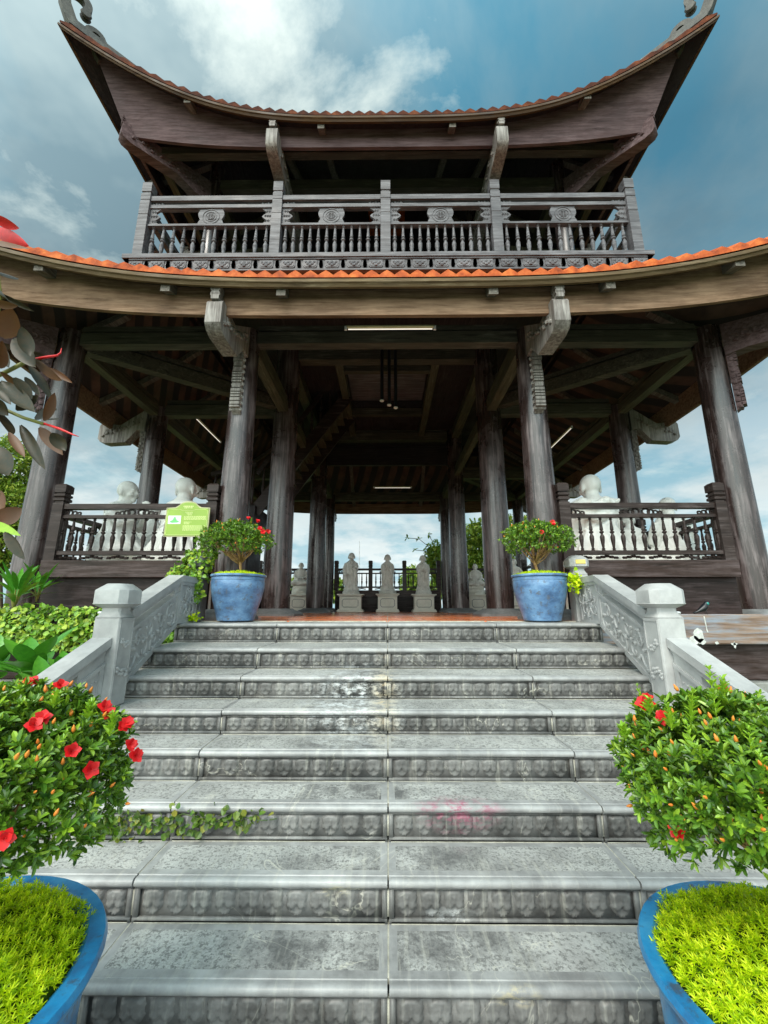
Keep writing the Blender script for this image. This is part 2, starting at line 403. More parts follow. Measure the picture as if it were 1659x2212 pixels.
def wallseg(mb, p0, p1, b0, t0, b1, t1, th, m=0):
    p0, p1 = V((*p0, 0)), V((*p1, 0)); d = (p1-p0).normalized(); q = V((-d.y, d.x, 0))*th/2
    mb.hexa([V((p.x, p.y, z)) for p, z in ((p0-q, b0), (p1-q, b1), (p1+q, b1), (p0+q, b0), (p0-q, t0), (p1-q, t1), (p1+q, t1), (p0+q, t0))], m)
def newel(mb, x, y, zb, zs, zc, w, cw, m=0):
    mb.box((x, y, (zb+zs-.02)/2), (w, w, zs-.02-zb), m, 0, .006)
    def sq(r, z, ch): return [(x+a*r, y+b*r, z) for a, b in ((-1+ch, -1), (1-ch, -1), (1, -1+ch), (1, 1-ch), (1-ch, 1), (-1+ch, 1), (-1, 1-ch), (-1, -1+ch))]
    h = zc-zs
    mb.loft([sq(w*.5, zs-.02, .05), sq(w*.42, zs, .1), sq(w*.38, zs+.02, .2), sq(w*.38, zs+.2*h, .2), sq(cw*.45, zs+.3*h, .3), sq(cw*.5, zs+.34*h, .35),
             sq(cw*.485, zs+.36*h, .35), sq(cw*.485, zs+.76*h, .35), sq(cw*.47, zs+.8*h, .35), sq(cw*.3, zs+.98*h, .45), sq(cw*.28, zs+h, .45)], m)
for s in (-1, 1):
    side = 'left' if s < 0 else 'right'
    bal = empty('stone_balustrade', (s*1.75, 2.86, ZT[3]), None, 'balustrade', 'carved stone balustrades flanking the steps')
    bal['label'] = ('carved grey stone balustrade beside the creeper hedge, ivy grown over its top post' if s < 0
                    else 'carved grey stone balustrade ending in a post with a small gilt plate')
    mb = MB(); newel(mb, s*1.82, 2.86, ZT[3], .1, .3, .168, .236)
    mb2 = MB(); scrolls(mb, (s*1.736, 2.805, -.40), (0, 1, 0), (0, 0, 1), .11, .44, 7, .0085, 3+s, (-s, 0, 0))
    for (yy, z0, z1) in ((2.79, -.42, .06), (2.93, -.42, .06)): mb.box((s*1.736, yy, (z0+z1)/2), (.008, .008, z1-z0))
    mb.box((s*1.736, 2.86, .06), (.008, .14, .008))
    mb.build('newel_post', M['stone'], bal, smooth='auto')
    # sloping rail from newel up to the landing panel
    def sloped(name, p0, p1, t0, t1, b0, b1, seed, slot):
        mb = MB()
        wallseg(mb, p0, p1, t0-.055, t0, t1-.055, t1, .135)
        wallseg(mb, p0, p1, t0-.075, t0-.057, t1-.075, t1-.057, .105)
        wallseg(mb, p0, p1, t0-.1, t0-.077, t1-.1, t1-.077, .085)
        P = lambda f: (lerp(p0[0], p1[0], f), lerp(p0[1], p1[1], f))
        T = lambda f: lerp(t0, t1, f)
        B = lambda f: lerp(b0, b1, f)
        sl = .05
        wallseg(mb, p0, P(slot[0]), T(0)-.1-sl, T(0)-.102, T(slot[0])-.1-sl, T(slot[0])-.102, .075)
        wallseg(mb, P(slot[1]), p1, T(slot[1])-.1-sl, T(slot[1])-.102, T(1)-.1-sl, T(1)-.102, .075)
        wallseg(mb, p0, p1, T(0)-.175, T(0)-.1-sl, T(1)-.175, T(1)-.1-sl, .1)
        wallseg(mb, p0, p1, b0, T(0)-.177, b1, T(1)-.177, .075)
        wallseg(mb, p0, p1, b0, b0+.045, b1, b1+.045, .1)
        wallseg(mb, p0, P(.06), b0+.047, T(0)-.178, B(.06)+.047, T(.06)-.178, .095)
        wallseg(mb, P(.95), p1, B(.95)+.047, T(.95)-.178, b1+.047, T(1)-.178, .095)
        d = V((p1[0]-p0[0], p1[1]-p0[1], t1-t0)); nr = V((-s, 0, 0))
        base = V((p0[0]-s*.04, p0[1], b0+.06)); w = d.length
        hgt = (t0-.19)-(b0+.06)
        scrolls(mb, base+d*.09, d.normalized(), (0, 0, 1), w*.84, hgt, 9, .011, seed, nr)
        for f in range(40):
            ff = .08+.86*((f*.618) % 1); g = (f*.377) % 1
            mb.ell(base+d*ff+V((0, 0, hgt*(.06+.88*g))), (.009, .009, .009), 5, 3)
        return mb.build(name, M['stone'], bal, smooth='auto')
    sloped('sloping_rail', (s*1.83, 2.94), (s*1.955, 3.88), .127, .437, -.40, -.02, 11+s, (.12, .88))
    sloped('sloping_rail', (s*1.88, 2.06), (s*1.835, 2.775), -.385, -.045, -.93, -.52, 21+s, (.1, .72))
    mb = MB()
    a, b = (s*1.955, 3.88), (s*1.985, 4.32)
    wallseg(mb, a, b, .38, .437, .38, .437, .12); wallseg(mb, a, b, 0, .38, 0, .38, .075)
    wallseg(mb, a, (lerp(a[0], b[0], .08), 3.915), 0, .38, 0, .38, .1); wallseg(mb, (lerp(a[0], b[0], .92), 4.285), b, 0, .38, 0, .38, .1)
    wallseg(mb, a, b, 0, .03, 0, .03, .1); wallseg(mb, a, b, .35, .38, .35, .38, .1)
    for (cy, cz, ry, rz) in ((4.1, .275, .04, .05), (4.1, .105, .04, .05), (4.0, .19, .05, .038), (4.2, .19, .05, .038)):
        xx = lerp(a[0], b[0], (cy-3.88)/.44)-s*.04
        for q, rr in ((1, .008), (1.45, .006)):
            mb.tube([(xx, cy+ry*q*cos(2*pi*j/14), cz+rz*q*sin(2*pi*j/14)) for j in range(15)], rr, 5)
        mb.ell((xx, cy, cz), (.004, ry*.5, rz*.5), 8, 5)
    scrolls(mb, (s*1.915, 3.93, .04), (0, 1, 0), (0, 0, 1), .34, .3, 4, .006, 5, (-s, 0, 0))
    mb.build('landing_panel', M['stone'], bal, smooth='auto')
    mb = MB(); newel(mb, s*1.99, 4.42, 0, .5, .675, .15, .205)
    scrolls(mb, (s*1.93, 4.345, .06), (s*.12, 0, 0), (0, 0, 1), 1, .38, 1, .005, 9, (0, -1, 0))
    po = mb.build('landing_post', M['darkstone'] if s < 0 else M['stone'], bal, smooth='auto')
    if s > 0:
        q = MB(); q.box((s*1.99, 4.318, .605), (.1, .006, .042), 0, 0, .002)
        for zz in (.614, .604, .594): q.box((s*1.99, 4.3145, zz), (.07 if zz > .6 else .05, .001, .0025), 1)
        q.build('gilt_plate', [M['gilt'], M['signframe']], po)
    mb = MB(); newel(mb, s*1.92, 1.98, ZT[6], -.37, -.165, .168, .236); mb.build('newel_post', M['stone'], bal, smooth='auto')
    # lamp bracket behind the newel
    x = s*1.99
    lp = empty('lamp_bracket', (x, 3.02, .1), 'small white lamp fixture fixed behind the stone post '+('beside the creeper hedge' if s < 0 else 'next to the perched bird'), 'lamp', 'lamp fixtures behind the stone posts')
    mb = MB(); mb.lathe([(.05, 0), (.055, .008), (.05, .016), (.02, .02)], (x, 3.02, .1), 14); mb.build('base_plate', M['white'], lp, smooth='auto')
    mb = MB(); mb.tube([(x, 3.02, .115), (x+s*.02, 3.02, .16), (x, 3.02, .21)], .014, 8); mb.build('stem', M['white'], lp, smooth='auto')
    mb = MB(); mb.lathe([(.02, .1), (.036, .106), (.036, .122), (.01, .126)], (x, 3.02, .1), 14); mb.build('lamp_head', M['white'], lp, smooth='auto')

# ================================================================= pavilion
CY = 9.0
pav = empty('pavilion', (0, CY, 0), 'two storey open timber pavilion with upswept orange tiled roofs and dark columns', 'pavilion')
XC, YC = [-4.21, -1.86, 1.86, 4.21], [4.9, 7.06, 10.9, 13.15]
mb = MB(); mb.box((0, 9.2, -.25), (9.9, 9.6, .5)); 
mb.box((0, 9.2, -.95), (9.4, 9.2, .9), 1)
mb.build('platform', [M['concrete'], M['concrete']], pav)
mb = MB(); mb.box((0, (4.425+13.6)/2, .002), (9.6, 13.6-4.425, .012)); mb.build('tiled_floor', M['paver'], pav)

def column(x, y, r, h):
    mb = MB(); mb.lathe([(r*.98, .1), (r*1.04, .6), (r*1.03, 1.2), (r*.97, 2.4), (r*.9, h)], (x, y, 0), 28)
    o = mb.build('column', M['column'], pav, (x, y, 0), smooth='auto')
    mb = MB(); mb.loft([[(x+a*w, y+b*w, z) for a, b in ((-1+c, -1), (1-c, -1), (1, -1+c), (1, 1-c), (1-c, 1), (-1+c, 1), (-1, 1-c), (-1, -1+c))]
                        for w, z, c in ((r*1.75, .008, .1), (r*1.75, .04, .1), (r*1.62, .075, .3), (r*1.3, .1, .5), (r*1.2, .125, .55))])
    mb.build('plinth', M['darkstone'], o, smooth='auto')
for i, x in enumerate(XC):
    for j, y in enumerate(YC):
        inner = i in (1, 2) and j in (1, 2)
        column(x, y, .225 if inner else .172, 8.9 if inner else 3.72)

# ---- beams
def bar(mb, p, q, w, h, m=0):     # rectangular bar between two points (top faces up)
    p, q = V(p), V(q); d = (q-p).normalized(); a = d.cross(V((0, 0, 1))).normalized()*w/2; u = a.cross(d).normalized()*h/2
    mb.hexa([p-a-u, p+a-u, q+a-u, q-a-u, p-a+u, p+a+u, q+a+u, q-a+u] if True else 0, m)
def beam(p, q, w=.14, h=.17, slim=True, name='tie_beam', mat=None):
    mb = MB(); bar(mb, p, q, w, h)
    if slim:
        o = V((0, 0, h/2+.075)); bar(mb, V(p)+o, V(q)+o, w*.7, .07)
        o = V((0, 0, h/2+.025)); bar(mb, V(p)+o, V(q)+o, w*.3, .03)
    d = V(q)-V(p); ax = 'beam_x' if abs(d.x) > abs(d.y) else 'beam_y'
    return mb.build(name, mat or M[ax], pav, (V(p)+V(q))/2)
e = .15
for y in (YC[0], YC[3]):
    for i in range(3): beam((XC[i]+e, y, 3.61), (XC[i+1]-e, y, 3.61))
for x in (XC[0], XC[3]):
    for j in range(3): beam((x, YC[j]+e, 3.61), (x, YC[j+1]-e, 3.61))
for x in (XC[1], XC[2]):
    beam((x, YC[0]+e, 3.66), (x, YC[1]-.2, 3.66), .16, .2); beam((x, YC[2]+.2, 3.66), (x, YC[3]-e, 3.66), .16, .2)
    beam((x, YC[1]+.2, 4.78), (x, YC[2]-.2, 4.78), .2, .22)
    beam((x, YC[1]+.2, 3.66), (x, YC[2]-.2, 3.66), .12, .16)
for y in (YC[1], YC[2]):
    beam((XC[0]+e, y, 3.66), (XC[1]-.2, y, 3.66), .16, .2); beam((XC[2]+.2, y, 3.66), (XC[3]-e, y, 3.66), .16, .2)
    beam((XC[1]+.2, y, 4.78), (XC[2]-.2, y, 4.78), .2, .22)
for sx, x0, x1 in ((-1, XC[0], XC[1]), (1, XC[3], XC[2])):
    for y0, y1 in ((YC[0], YC[1]), (YC[3], YC[2])):
        d = (V((x1, y1, 0))-V((x0, y0, 0))).normalized()
        beam(V((x0, y0, 3.6))+d*.16, V((x1, y1, 3.75))-d*.22, .15, .2, name='hip_beam')
# upper floor: slab with a stair well, joists beneath
mb = MB(); h, z0, z1 = 3.78, 4.97, 5.14
for (a, b, c, d) in ((-h, h, CY-h, 7.65), (-h, h, 9.45, CY+h), (-h, -.86, 7.65, 9.45), (.86, h, 7.65, 9.45)):
    mb.box(((a+b)/2, (c+d)/2, (z0+z1)/2), (b-a-.002, d-c-.002, z1-z0))
mb.build('upper_floor', M['under'], pav)
for x in (-.94, .94): beam((x, YC[1]+.12, 4.86), (x, YC[2]-.12, 4.86), .15, .2, False, 'joist')
for y in (7.58, 9.53): beam((-.86, y, 4.86), (.86, y, 4.86), .12, .18, False, 'joist')
for y, zz in ((YC[2], 4.2),): beam((XC[1]+.2, y, zz), (XC[2]-.2, y, zz), .1, .5, True, 'wall_board', M['dark'])

# ---- roofs
def roof_pt(R, side, u, v, dz=0., io=0.):
    L = R['Le']+(R['Lt']-R['Le'])*v
    k = (1-v)**2; a = abs(u)**R['p']
    out = L+R['fl']*a*k-io; al = u*out
    z = R['z']+R['H']*(.72*v+.28*v*v)+R['ri']*a*k+dz
    x, y = ((al, -out), (out, al), (-al, out), (-out, -al))[side]
    return V((x, CY+y, z))
def roof(name, R, label_mats):
    tiles = MB(); N = int(2*R['Le']/.165); sub = 4; rows = 12
    for s in range(4):
        vs = []; W = N*sub
        for r in range(rows+1):
            v = r/rows
            for c in range(W+1):
                f = (c % sub)/sub
                hgt = .062*(1-abs(2*f-1))**.85
                vs.append(roof_pt(R, s, -1+2*c/W, v, .035+hgt))
        tiles.add(vs, [(r*(W+1)+c, r*(W+1)+c+1, (r+1)*(W+1)+c+1, (r+1)*(W+1)+c) for r in range(rows) for c in range(W)])
        lo = [roof_pt(R, s, -1+2*c/W, 0, .005) for c in range(W+1)]; hi = vs[:W+1]
        for c in range(0, W, sub):       # each tile's own front edge
            k = min(sub, W-c)
            tiles.add(lo[c:c+k+1]+hi[c:c+k+1], [(j, j+1, k+1+j+1, k+1+j) for j in range(k)])
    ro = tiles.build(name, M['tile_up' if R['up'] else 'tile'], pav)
    # boarded underside
    ub = MB(); W, rows = 48, 8
    for s in range(4):
        vs = [roof_pt(R, s, -1+2*c/W, r/rows, -.055, .03) for r in range(rows+1) for c in range(W+1)]
        ub.add(vs, [((r+1)*(W+1)+c, (r+1)*(W+1)+c+1, r*(W+1)+c+1, r*(W+1)+c) for r in range(rows) for c in range(W)])
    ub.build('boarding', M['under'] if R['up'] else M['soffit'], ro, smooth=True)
    # moulded batten under the tile ends
    for s in range(4):
        bt = MB(); W = 60; rings = []
        for c in range(W+1):
            u = -1+2*c/W; P = lambda dz, io: roof_pt(R, s, u, 0, dz, io)
            rings.append([P(-.02, -.01), P(-.02, .02), P(-.1, .05), P(-.1, .02), P(-.07, .005), P(-.06, -.012)][::-1])
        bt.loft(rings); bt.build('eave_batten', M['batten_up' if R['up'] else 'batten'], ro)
        # fascia board
        fb = MB(); rings = []
        for c in range(W+1):
            u = -1+2*c/W; a = abs(u)**3.8
            Lb = R['fL']+R['ffl']*a; zb = R['fz']+R['fri']*a
            Lt = R['Le']-R['fin']+(R['fl']-.06)*a; ztp = R['z']+R['ftop']+(R['ri']-.02)*a
            def Q(L, z):
                al = u*L; x, y = ((al, -L), (L, al), (-al, L), (-L, -al))[s]; return V((x, CY+y, z))
            rings.append([Q(Lb, zb), Q(Lb-.05, zb), Q(Lt-.05, ztp), Q(Lt, ztp)][::-1])
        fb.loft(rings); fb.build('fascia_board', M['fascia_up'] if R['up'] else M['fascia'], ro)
        # rafters running up from the eave, their ends showing over the fascia
        for x in R['raf']:
            u = x/R['Le']; rf = MB(); rings = []
            for j in range(7):
                v = j/6*min(.92, .95*(R['Le']-abs(x))/(R['Le']-R['Lt'])); c0 = roof_pt(R, s, u, v, -.1, .06 if j == 0 else .03)
                ax = V(((1, 0, 0), (0, 1, 0), (-1, 0, 0), (0, -1, 0))[s])
                xx = ax*x; base = V((c0.x, c0.y, c0.z)) if True else 0
                # keep the rafter square to the eave
                if s in (0, 2): base.x = xx.x
                else: base.y = CY+xx.y
                w = ax*.05
                rings.append([base-w+V((0, 0, -.07)), base+w+V((0, 0, -.07)), base+w+V((0, 0, .035)), base-w+V((0, 0, .035))])
            rf.loft(rings); rf.build('rafter', M['rafter'], ro)
    return ro
M['finial'] = stone('grey_plaster', (.025, .021, .018), (.06, .053, .046), (.13, .12, .1), .6, 3., .3)
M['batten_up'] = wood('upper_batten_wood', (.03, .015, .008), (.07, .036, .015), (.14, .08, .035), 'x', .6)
M['batten'] = wood('batten_wood', (.055, .034, .016), (.12, .078, .038), (.22, .165, .1), 'x', .6)
M['rafter'] = wood('rafter_wood', (.07, .058, .046), (.15, .13, .11), (.27, .25, .22), 'y', .6)
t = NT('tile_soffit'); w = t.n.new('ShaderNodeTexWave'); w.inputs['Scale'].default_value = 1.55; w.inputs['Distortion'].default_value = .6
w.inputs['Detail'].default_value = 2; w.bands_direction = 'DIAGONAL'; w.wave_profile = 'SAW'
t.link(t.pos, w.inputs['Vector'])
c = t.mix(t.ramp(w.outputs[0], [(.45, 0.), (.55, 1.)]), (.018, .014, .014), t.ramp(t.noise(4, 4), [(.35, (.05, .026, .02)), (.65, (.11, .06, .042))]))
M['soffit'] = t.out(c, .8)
LOW = dict(Le=5.2, Lt=3.2, z=3.6, H=1.3, ri=.72, fl=.46, p=3.6, fL=5.02, fz=3.279, fri=.36, ffl=.22, fin=.2, ftop=.02, raf=(-3.72, -2.4, -1.15, 1.15, 2.4, 3.72), up=0)
UPP = dict(Le=4.2, Lt=.5, z=7.40, H=2.75, ri=1.02, fl=.54, p=3.6, fL=3.95, fz=7.13, fri=.16, ffl=.08, fin=.22, ftop=.06, raf=(-3.0, -1.72, -1.0, 1.0, 1.72, 3.0), up=1)
low = roof('lower_roof', LOW, 0); upp = roof('upper_roof', UPP, 0)
# cap closing the top of the upper roof, skirt closing the lower one under the balcony
mb = MB(); mb.lathe([(.75, 0), (.6, .12), (.25, .3), (.12, .6), (.16, .7), (.02, .95)], (0, CY, 10.1), 12); mb.build('roof_cap', M['tile'], upp, smooth='auto')
mb = MB()
for s in range(4):
    a = [roof_pt(LOW, s, -1, 1, -.2), roof_pt(LOW, s, 1, 1, -.2), roof_pt(LOW, s, 1, 1, .16), roof_pt(LOW, s, -1, 1, .16)]
    mb.add(a, [(0, 1, 2, 3)])
mb.build('skirt_board', M['dark'], low)

# hip ridges with curled finials
def hip(R, ro, sx, sy, curls):
    cpt = lambda v, dz: V((sx*(R['Le']+(R['Lt']-R['Le'])*v+R['fl']*(1-v)**2), CY+sy*(R['Le']+(R['Lt']-R['Le'])*v+R['fl']*(1-v)**2), R['z']+R['H']*(.72*v+.28*v*v)+R['ri']*(1-v)**2+dz))
    mb = MB(); dg = V((sx, sy, 0)).normalized(); q = V((-dg.y, dg.x, 0))
    rings = []
    for j in range(15):
        v = .015+j/14*.95
        rings.append([cpt(v, .04)-q*.07, cpt(v, .04)+q*.07, cpt(v, .2)+q*.05, cpt(v, .2)-q*.05])
    mb.loft(rings); mb.build('hip_ridge', M['finial'], ro)
    tip = cpt(0, .1)
    def ribbon(pts, w0, th):
        n = len(pts); mb = MB(); rings = []
        for j, (a, b) in enumerate(pts):
            a0, b0 = pts[max(0, j-1)]; a1, b1 = pts[min(n-1, j+1)]
            tx, tz = a1-a0, b1-b0; l = hypot(tx, tz) or 1; nx, nz = -tz/l, tx/l
            w = w0*(1-.45*j/n)
            c = [(a+nx*w/2, b+nz*w/2), (a-nx*w/2, b-nz*w/2)]
            rings.append([tip+dg*c[0][0]+V((0, 0, c[0][1]))+q*th, tip+dg*c[1][0]+V((0, 0, c[1][1]))+q*th, tip+dg*c[1][0]+V((0, 0, c[1][1]))-q*th, tip+dg*c[0][0]+V((0, 0, c[0][1]))-q*th])
        mb.loft(rings)
        a, b = pts[-1]
        for sg in (1, -1):
            mb.lathe([(.001, -.02), (.06, -.02), (.075, 0), (.06, .02), (.001, .02)], (0, 0, 0), 12)
            nn = 12*5
            for k in range(len(mb.v)-nn, len(mb.v)):
                X, Y, Z = mb.v[k]; p = tip+dg*(a+X)+V((0, 0, b+Y))+q*(Z*1.3+sg*.03); mb.v[k] = tuple(p)
        return mb.build('curled_finial', M['finial'], ro, smooth='auto')
    for c in curls: ribbon(*c)
arc = lambda cx, cz, r, a0, a1, n=10, r1=None: [(cx+lerp(r, r1 if r1 else r, j/n)*cos(math.radians(lerp(a0, a1, j/n))), cz+lerp(r, r1 if r1 else r, j/n)*sin(math.radians(lerp(a0, a1, j/n)))) for j in range(n+1)]
big = [(-.3, -.1), (-.12, .1), (-.01, .35), (.02, .55)]+arc(-.17, .56, .19, 0, 200, 14, .14)+[(-.3, .42)]
small = [(-.6, -.3), (-.46, -.12), (-.36, .06)]+arc(-.47, .12, .12, 0, 200, 10, .1)
for sx, sy in ((-1, -1), (1, -1), (1, 1), (-1, 1)):
    hip(UPP, upp, sx, sy, [([(a*.86, b*.86) for a, b in big], .15, .05), ([(a*.9, b*.86) for a, b in small], .1, .04)])
    hip(LOW, low, sx, sy, [(big, .12, .05)])

# brackets under the eaves: scroll arm, stepped neck and ribbed tail down the column
def bracket(parent, x, y, nx, ny, R, ycol, zt, zb, ztail0, ztail1, reach, name='eave_bracket', diag=1):
    """nx,ny: outward direction; profile in (distance outward from column face, height)"""
    o = V((x, y, 0)); n = V((nx, ny, 0)).normalized(); q = V((-n.y, n.x, 0))
    fn = lambda a, b, t: o+n*a+V((0, 0, b))+q*t
    mb = MB(); hh = zt-zb
    prof = [(0, ztail0-.02), (0, ztail0+.42)]+[(reach*.55, zt-.02), (reach-.12, zt+.01), (reach-.03, zt+.01), (reach, zt-.03), (reach+.005, zb+.06), (reach-.04, zb), (reach-.14, zb-.03)]+[(reach*.62, zb-.02), (reach*.4, zb-.01), (reach*.18, ztail0+.0)]
    mb.prism(prof, fn, -.085, .085)
    for sg in (-1, 1):         # leaf carving on both cheeks
        for j in range(9):
            f = j/8; a = lerp(.1, reach*.86, f); b = lerp(ztail0+.2, (zt+zb)/2, f**.8)
            c = fn(a, b, sg*.088)
            pts = [c+n*(.05*(1-k/9)*cos(k*.7+j))+V((0, 0, .05*(1-k/9)*sin(k*.7+j))) for k in range(9)]
            mb.tube(pts, [.016*(1-k/12) for k in range(9)], 5)
            mb.ell(fn(a+.03, b-.06+.03*(j % 2), sg*.09), (.03, .03, .03), 6, 4)
    BM = M['fascia_up'] if nx and ny else M['bracket']
    ob = mb.build(name, BM, parent, (x, y, zb), smooth='auto')
    nk = MB()                   # neck up to the eave
    zz = zt+.01; tops = R['z']-.03
    for f0, f1, w in ((0, .25, .042), (.25, .3, .05), (.33, .38, .05), (.41, .46, .05), (.46, .62, .04), (.62, 1, .052)):
        a0, a1 = reach-.1, reach+.01
        nk.hexa([fn(a, lerp(zz, tops, f), t) for f in (f0, f1) for a, t in ((a0, -w), (a1, -w), (a1, w), (a0, w))] if n.y > 0 or n.x > 0 else [fn(a, lerp(zz, tops, f), t) for f in (f0, f1) for a, t in ((a0, -w), (a1, -w), (a1, w), (a0, w))])
    nk.build('bracket_neck', BM, parent)
    if ztail1 is not None:
        tl = MB(); m = 17
        tl.prism([(0, ztail1), (0, ztail0), (.07, ztail0), (.06, ztail1+.04)], fn, -.05, .05)
        rr = random.Random(4)
        zc = ztail0
        while zc > ztail1+.06:
            hb = rr.choice((.03, .03, .045, .07)); w = .06 if hb < .05 else .052
            tl.prism([(.065, zc-hb), (.065, zc), (.1-.01*(hb > .06), zc-.004), (.1, zc-hb+.004)], fn, -w, w); zc -= hb+.006
        for sg in (-1, 1):
            for j in range(10): tl.ell(fn(.035+.01*(j % 2), lerp(ztail0, ztail1+.05, j/9), sg*.052), (.03, .02, .03), 6, 4)
        tl.build('ribbed_tail', BM, parent, smooth='auto')
    return ob
for x in (XC[1], XC[2]):
    bracket(low, x, YC[0]-.17, 0, -1, LOW, 0, 3.385, 3.05, 3.27, 2.465, .87)
    bracket(low, x, YC[3]+.17, 0, 1, LOW, 0, 3.385, 3.05, 3.27, 2.465, .87)
for y in (YC[1], YC[2]):
    bracket(low, XC[0]-.17, y, -1, 0, LOW, 0, 3.385, 3.05, 3.27, 2.465, .83)
    bracket(low, XC[3]+.17, y, 1, 0, LOW, 0, 3.385, 3.05, 3.27, 2.465, .83)
for sx, x in ((-1, XC[0]), (1, XC[3])):
    for sy, y in ((-1, YC[0]), (1, YC[3])):
        bracket(low, x+sx*.12, y+sy*.12, sx, sy, dict(z=3.85), 0, 3.6, 3.25, 3.27, 2.5, 1.25)
# upper brackets and upper posts
for x in (XC[1], XC[2]):
    bracket(upp, x*.93, 6.8, 0, -1, UPP, 0, 7.22, 6.87, 6.92, None, 1.98)
    bracket(upp, x*.93, 11.2, 0, 1, UPP, 0, 7.22, 6.87, 6.92, None, 1.98)
for y in (7.14, 10.86):
    bracket(upp, -2.2, y, -1, 0, UPP, 0, 7.22, 6.87, 6.92, None, 1.98)
    bracket(upp, 2.2, y, 1, 0, UPP, 0, 7.22, 6.87, 6.92, None, 1.98)
for sx in (-1, 1):
    for sy in (-1, 1):
        x, y = sx*3.05, CY+sy*3.05
        mb = MB(); mb.lathe([(.13, 5.14), (.135, 6), (.12, 7.9)], (x, y, 0), 18); mb.build('upper_column', M['column'], pav, (x, y, 5.14), smooth='auto')
        bracket(upp, x+sx*.08, y+sy*.08, sx, sy, dict(z=7.6), 0, 7.42, 7.14, 7.0, None, 1.36, 'corner_bracket')
for x0, y0, x1, y1 in ((-3.05, 5.95, 3.05, 5.95), (-3.05, 12.05, 3.05, 12.05), (-3.05, 5.95, -3.05, 12.05), (3.05, 5.95, 3.05, 12.05)):
    beam((x0, y0, 7.45), (x1, y1, 7.45), .14, .2, False, 'purlin')
for x0, y0, x1, y1 in ((-3.7, 5.3, 3.7, 5.3), (-3.7, 12.7, 3.7, 12.7), (-3.72, 5.3, -3.72, 12.7), (3.72, 5.3, 3.72, 12.7)):
    beam((x0, y0, 7.36), (x1, y1, 7.36), .12, .14, False, 'purlin')
mb = MB()
for k in range(14): mb.box((-2.9+k*.447, 10.9, 8.1), (.44, .04, 1.2))
mb.build('board_screen', M['dark'], upp)
M['basewall'] = wood('base_wall_wood', (.01, .007, .006), (.026, .018, .017), (.085, .068, .07), 'x', .45, (.5, .72))
# ---- base walls, base beams and railings between the outer columns
def turned(mb, x, y, z0, z1, r=.022, n=8, m=0):
    H = z1-z0
    pr = [(.9, 0), (.9, .03), (.55, .045), (1.0, .06), (.6, .08), (.62, .1), (1.15, .33), (1.2, .42), (.6, .5), (.55, .515), (1.15, .545), (1.15, .575), (.55, .605), (.95, .63), (.9, .66), (.55, .9), (.5, .93), (.95, .95), (.5, .965), (.8, .98), (.8, 1)]
    mb.lathe([(r*a, z0+H*b) for a, b in pr], (x, y, 0), n, m)
def railing(p, q, nb, ends=(1, 1), mids=(), each=True, label=None):
    p, q = V((*p, 0)), V((*q, 0)); d = (q-p).normalized(); L = (q-p).length; c = (p+q)/2
    w = V((-d.y, d.x, 0))
    out = -1 if (c+w-V((0, CY, 0))).length > (c-w-V((0, CY, 0))).length else 1
    def B(mb, a, b, z0, z1, th, off=0):
        o = -w*out*off
        bar(mb, p+d*a+o+V((0, 0, (z0+z1)/2)), p+d*b+o+V((0, 0, (z0+z1)/2)), th, z1-z0)
    mb = MB(); B(mb, -.02, L+.02, .474, .659, .2, .03); bb = mb.build('base_beam', M['basebeam'], pav, c+V((0, 0, .5)))
    mb = MB(); B(mb, -.02, L+.02, .0, .472, .1, 0); mb.build('base_wall', M['basewall'], pav, c)
    rl = None
    mb = MB(); B(mb, .0, L, 1.275, 1.335, .09); rl = mb.build('railing', M['rail'], pav, c+V((0, 0, .66)))
    for z0, z1, th in ((1.165, 1.2, .075), (.733, .778, .085)):
        mb = MB(); B(mb, 0, L, z0, z1, th); mb.build('rail', M['rail'], rl)
    mb = MB()           # carved scroll pieces between the rails and under the lower rail
    for a, sg in ((.0, 1), (L, -1), (L*.5, 1), (L*.5, -1)):
        for k in range(4):
            cc = p+d*(a+sg*(.06+k*.055))+V((0, 0, 1.238-.004*k)); r = .034-.006*k
            mb.tube([cc+d*(r*cos(j*.7)*1.3)+V((0, 0, r*sin(j*.7))) for j in range(10)], .011, 5)
        B(mb, min(a, a+sg*.25), max(a, a+sg*.25), 1.2, 1.212, .03)
    for a in [L*(i+.5)/6 for i in range(6)]:
        for k in (-2, -1, 0, 1, 2):
            mb.ell(p+d*(a+k*.05)+V((0, 0, .715-.008*abs(k))), (.035, .02, .02), 6, 4)
    mb.build('carved_trim', M['rail'], rl)
    zt = 1.165
    if each:
        first = None
        for i in range(nb):
            a = (i+.5)*L/nb
            pt = p+d*a
            if first is None:
                m1 = MB(); turned(m1, pt.x, pt.y, .778, zt); first = m1.build('baluster', M['rail'], rl, (pt.x, pt.y, .778), smooth='auto'); f0 = pt
            else:
                o = dup(first, rl); o.location = first.location+(pt-f0)
    else:
        m1 = MB()
        for i in range(nb): pt = p+d*((i+.5)*L/nb); turned(m1, pt.x, pt.y, .778, zt, .022, 6)
        m1.build('baluster_row', M['rail'], rl, kind='stuff', smooth=True)
    pos = ([0] if ends[0] else [])+list(mids)+([L] if ends[1] else [])
    for a in pos:
        pt = p+d*a; mb = MB(); rz = math.atan2(d.y, d.x)
        def sq(r, z): return [pt+d*(r*i)+w*(r*j)+V((0, 0, z)) for i, j in ((-1, -1), (1, -1), (1, 1), (-1, 1))]
        mb.loft([sq(r, z) for r, z in ((.062, .66), (.062, 1.33), (.062, 1.345), (.05, 1.35), (.05, 1.365), (.066, 1.375), (.066, 1.4), (.05, 1.415), (.066, 1.43), (.066, 1.45), (.05, 1.46), (.05, 1.47), (.066, 1.475), (.066, 1.56), (.045, 1.58))])
        mb.build('post', M['rail'], rl)
    return rl
y0 = 4.78
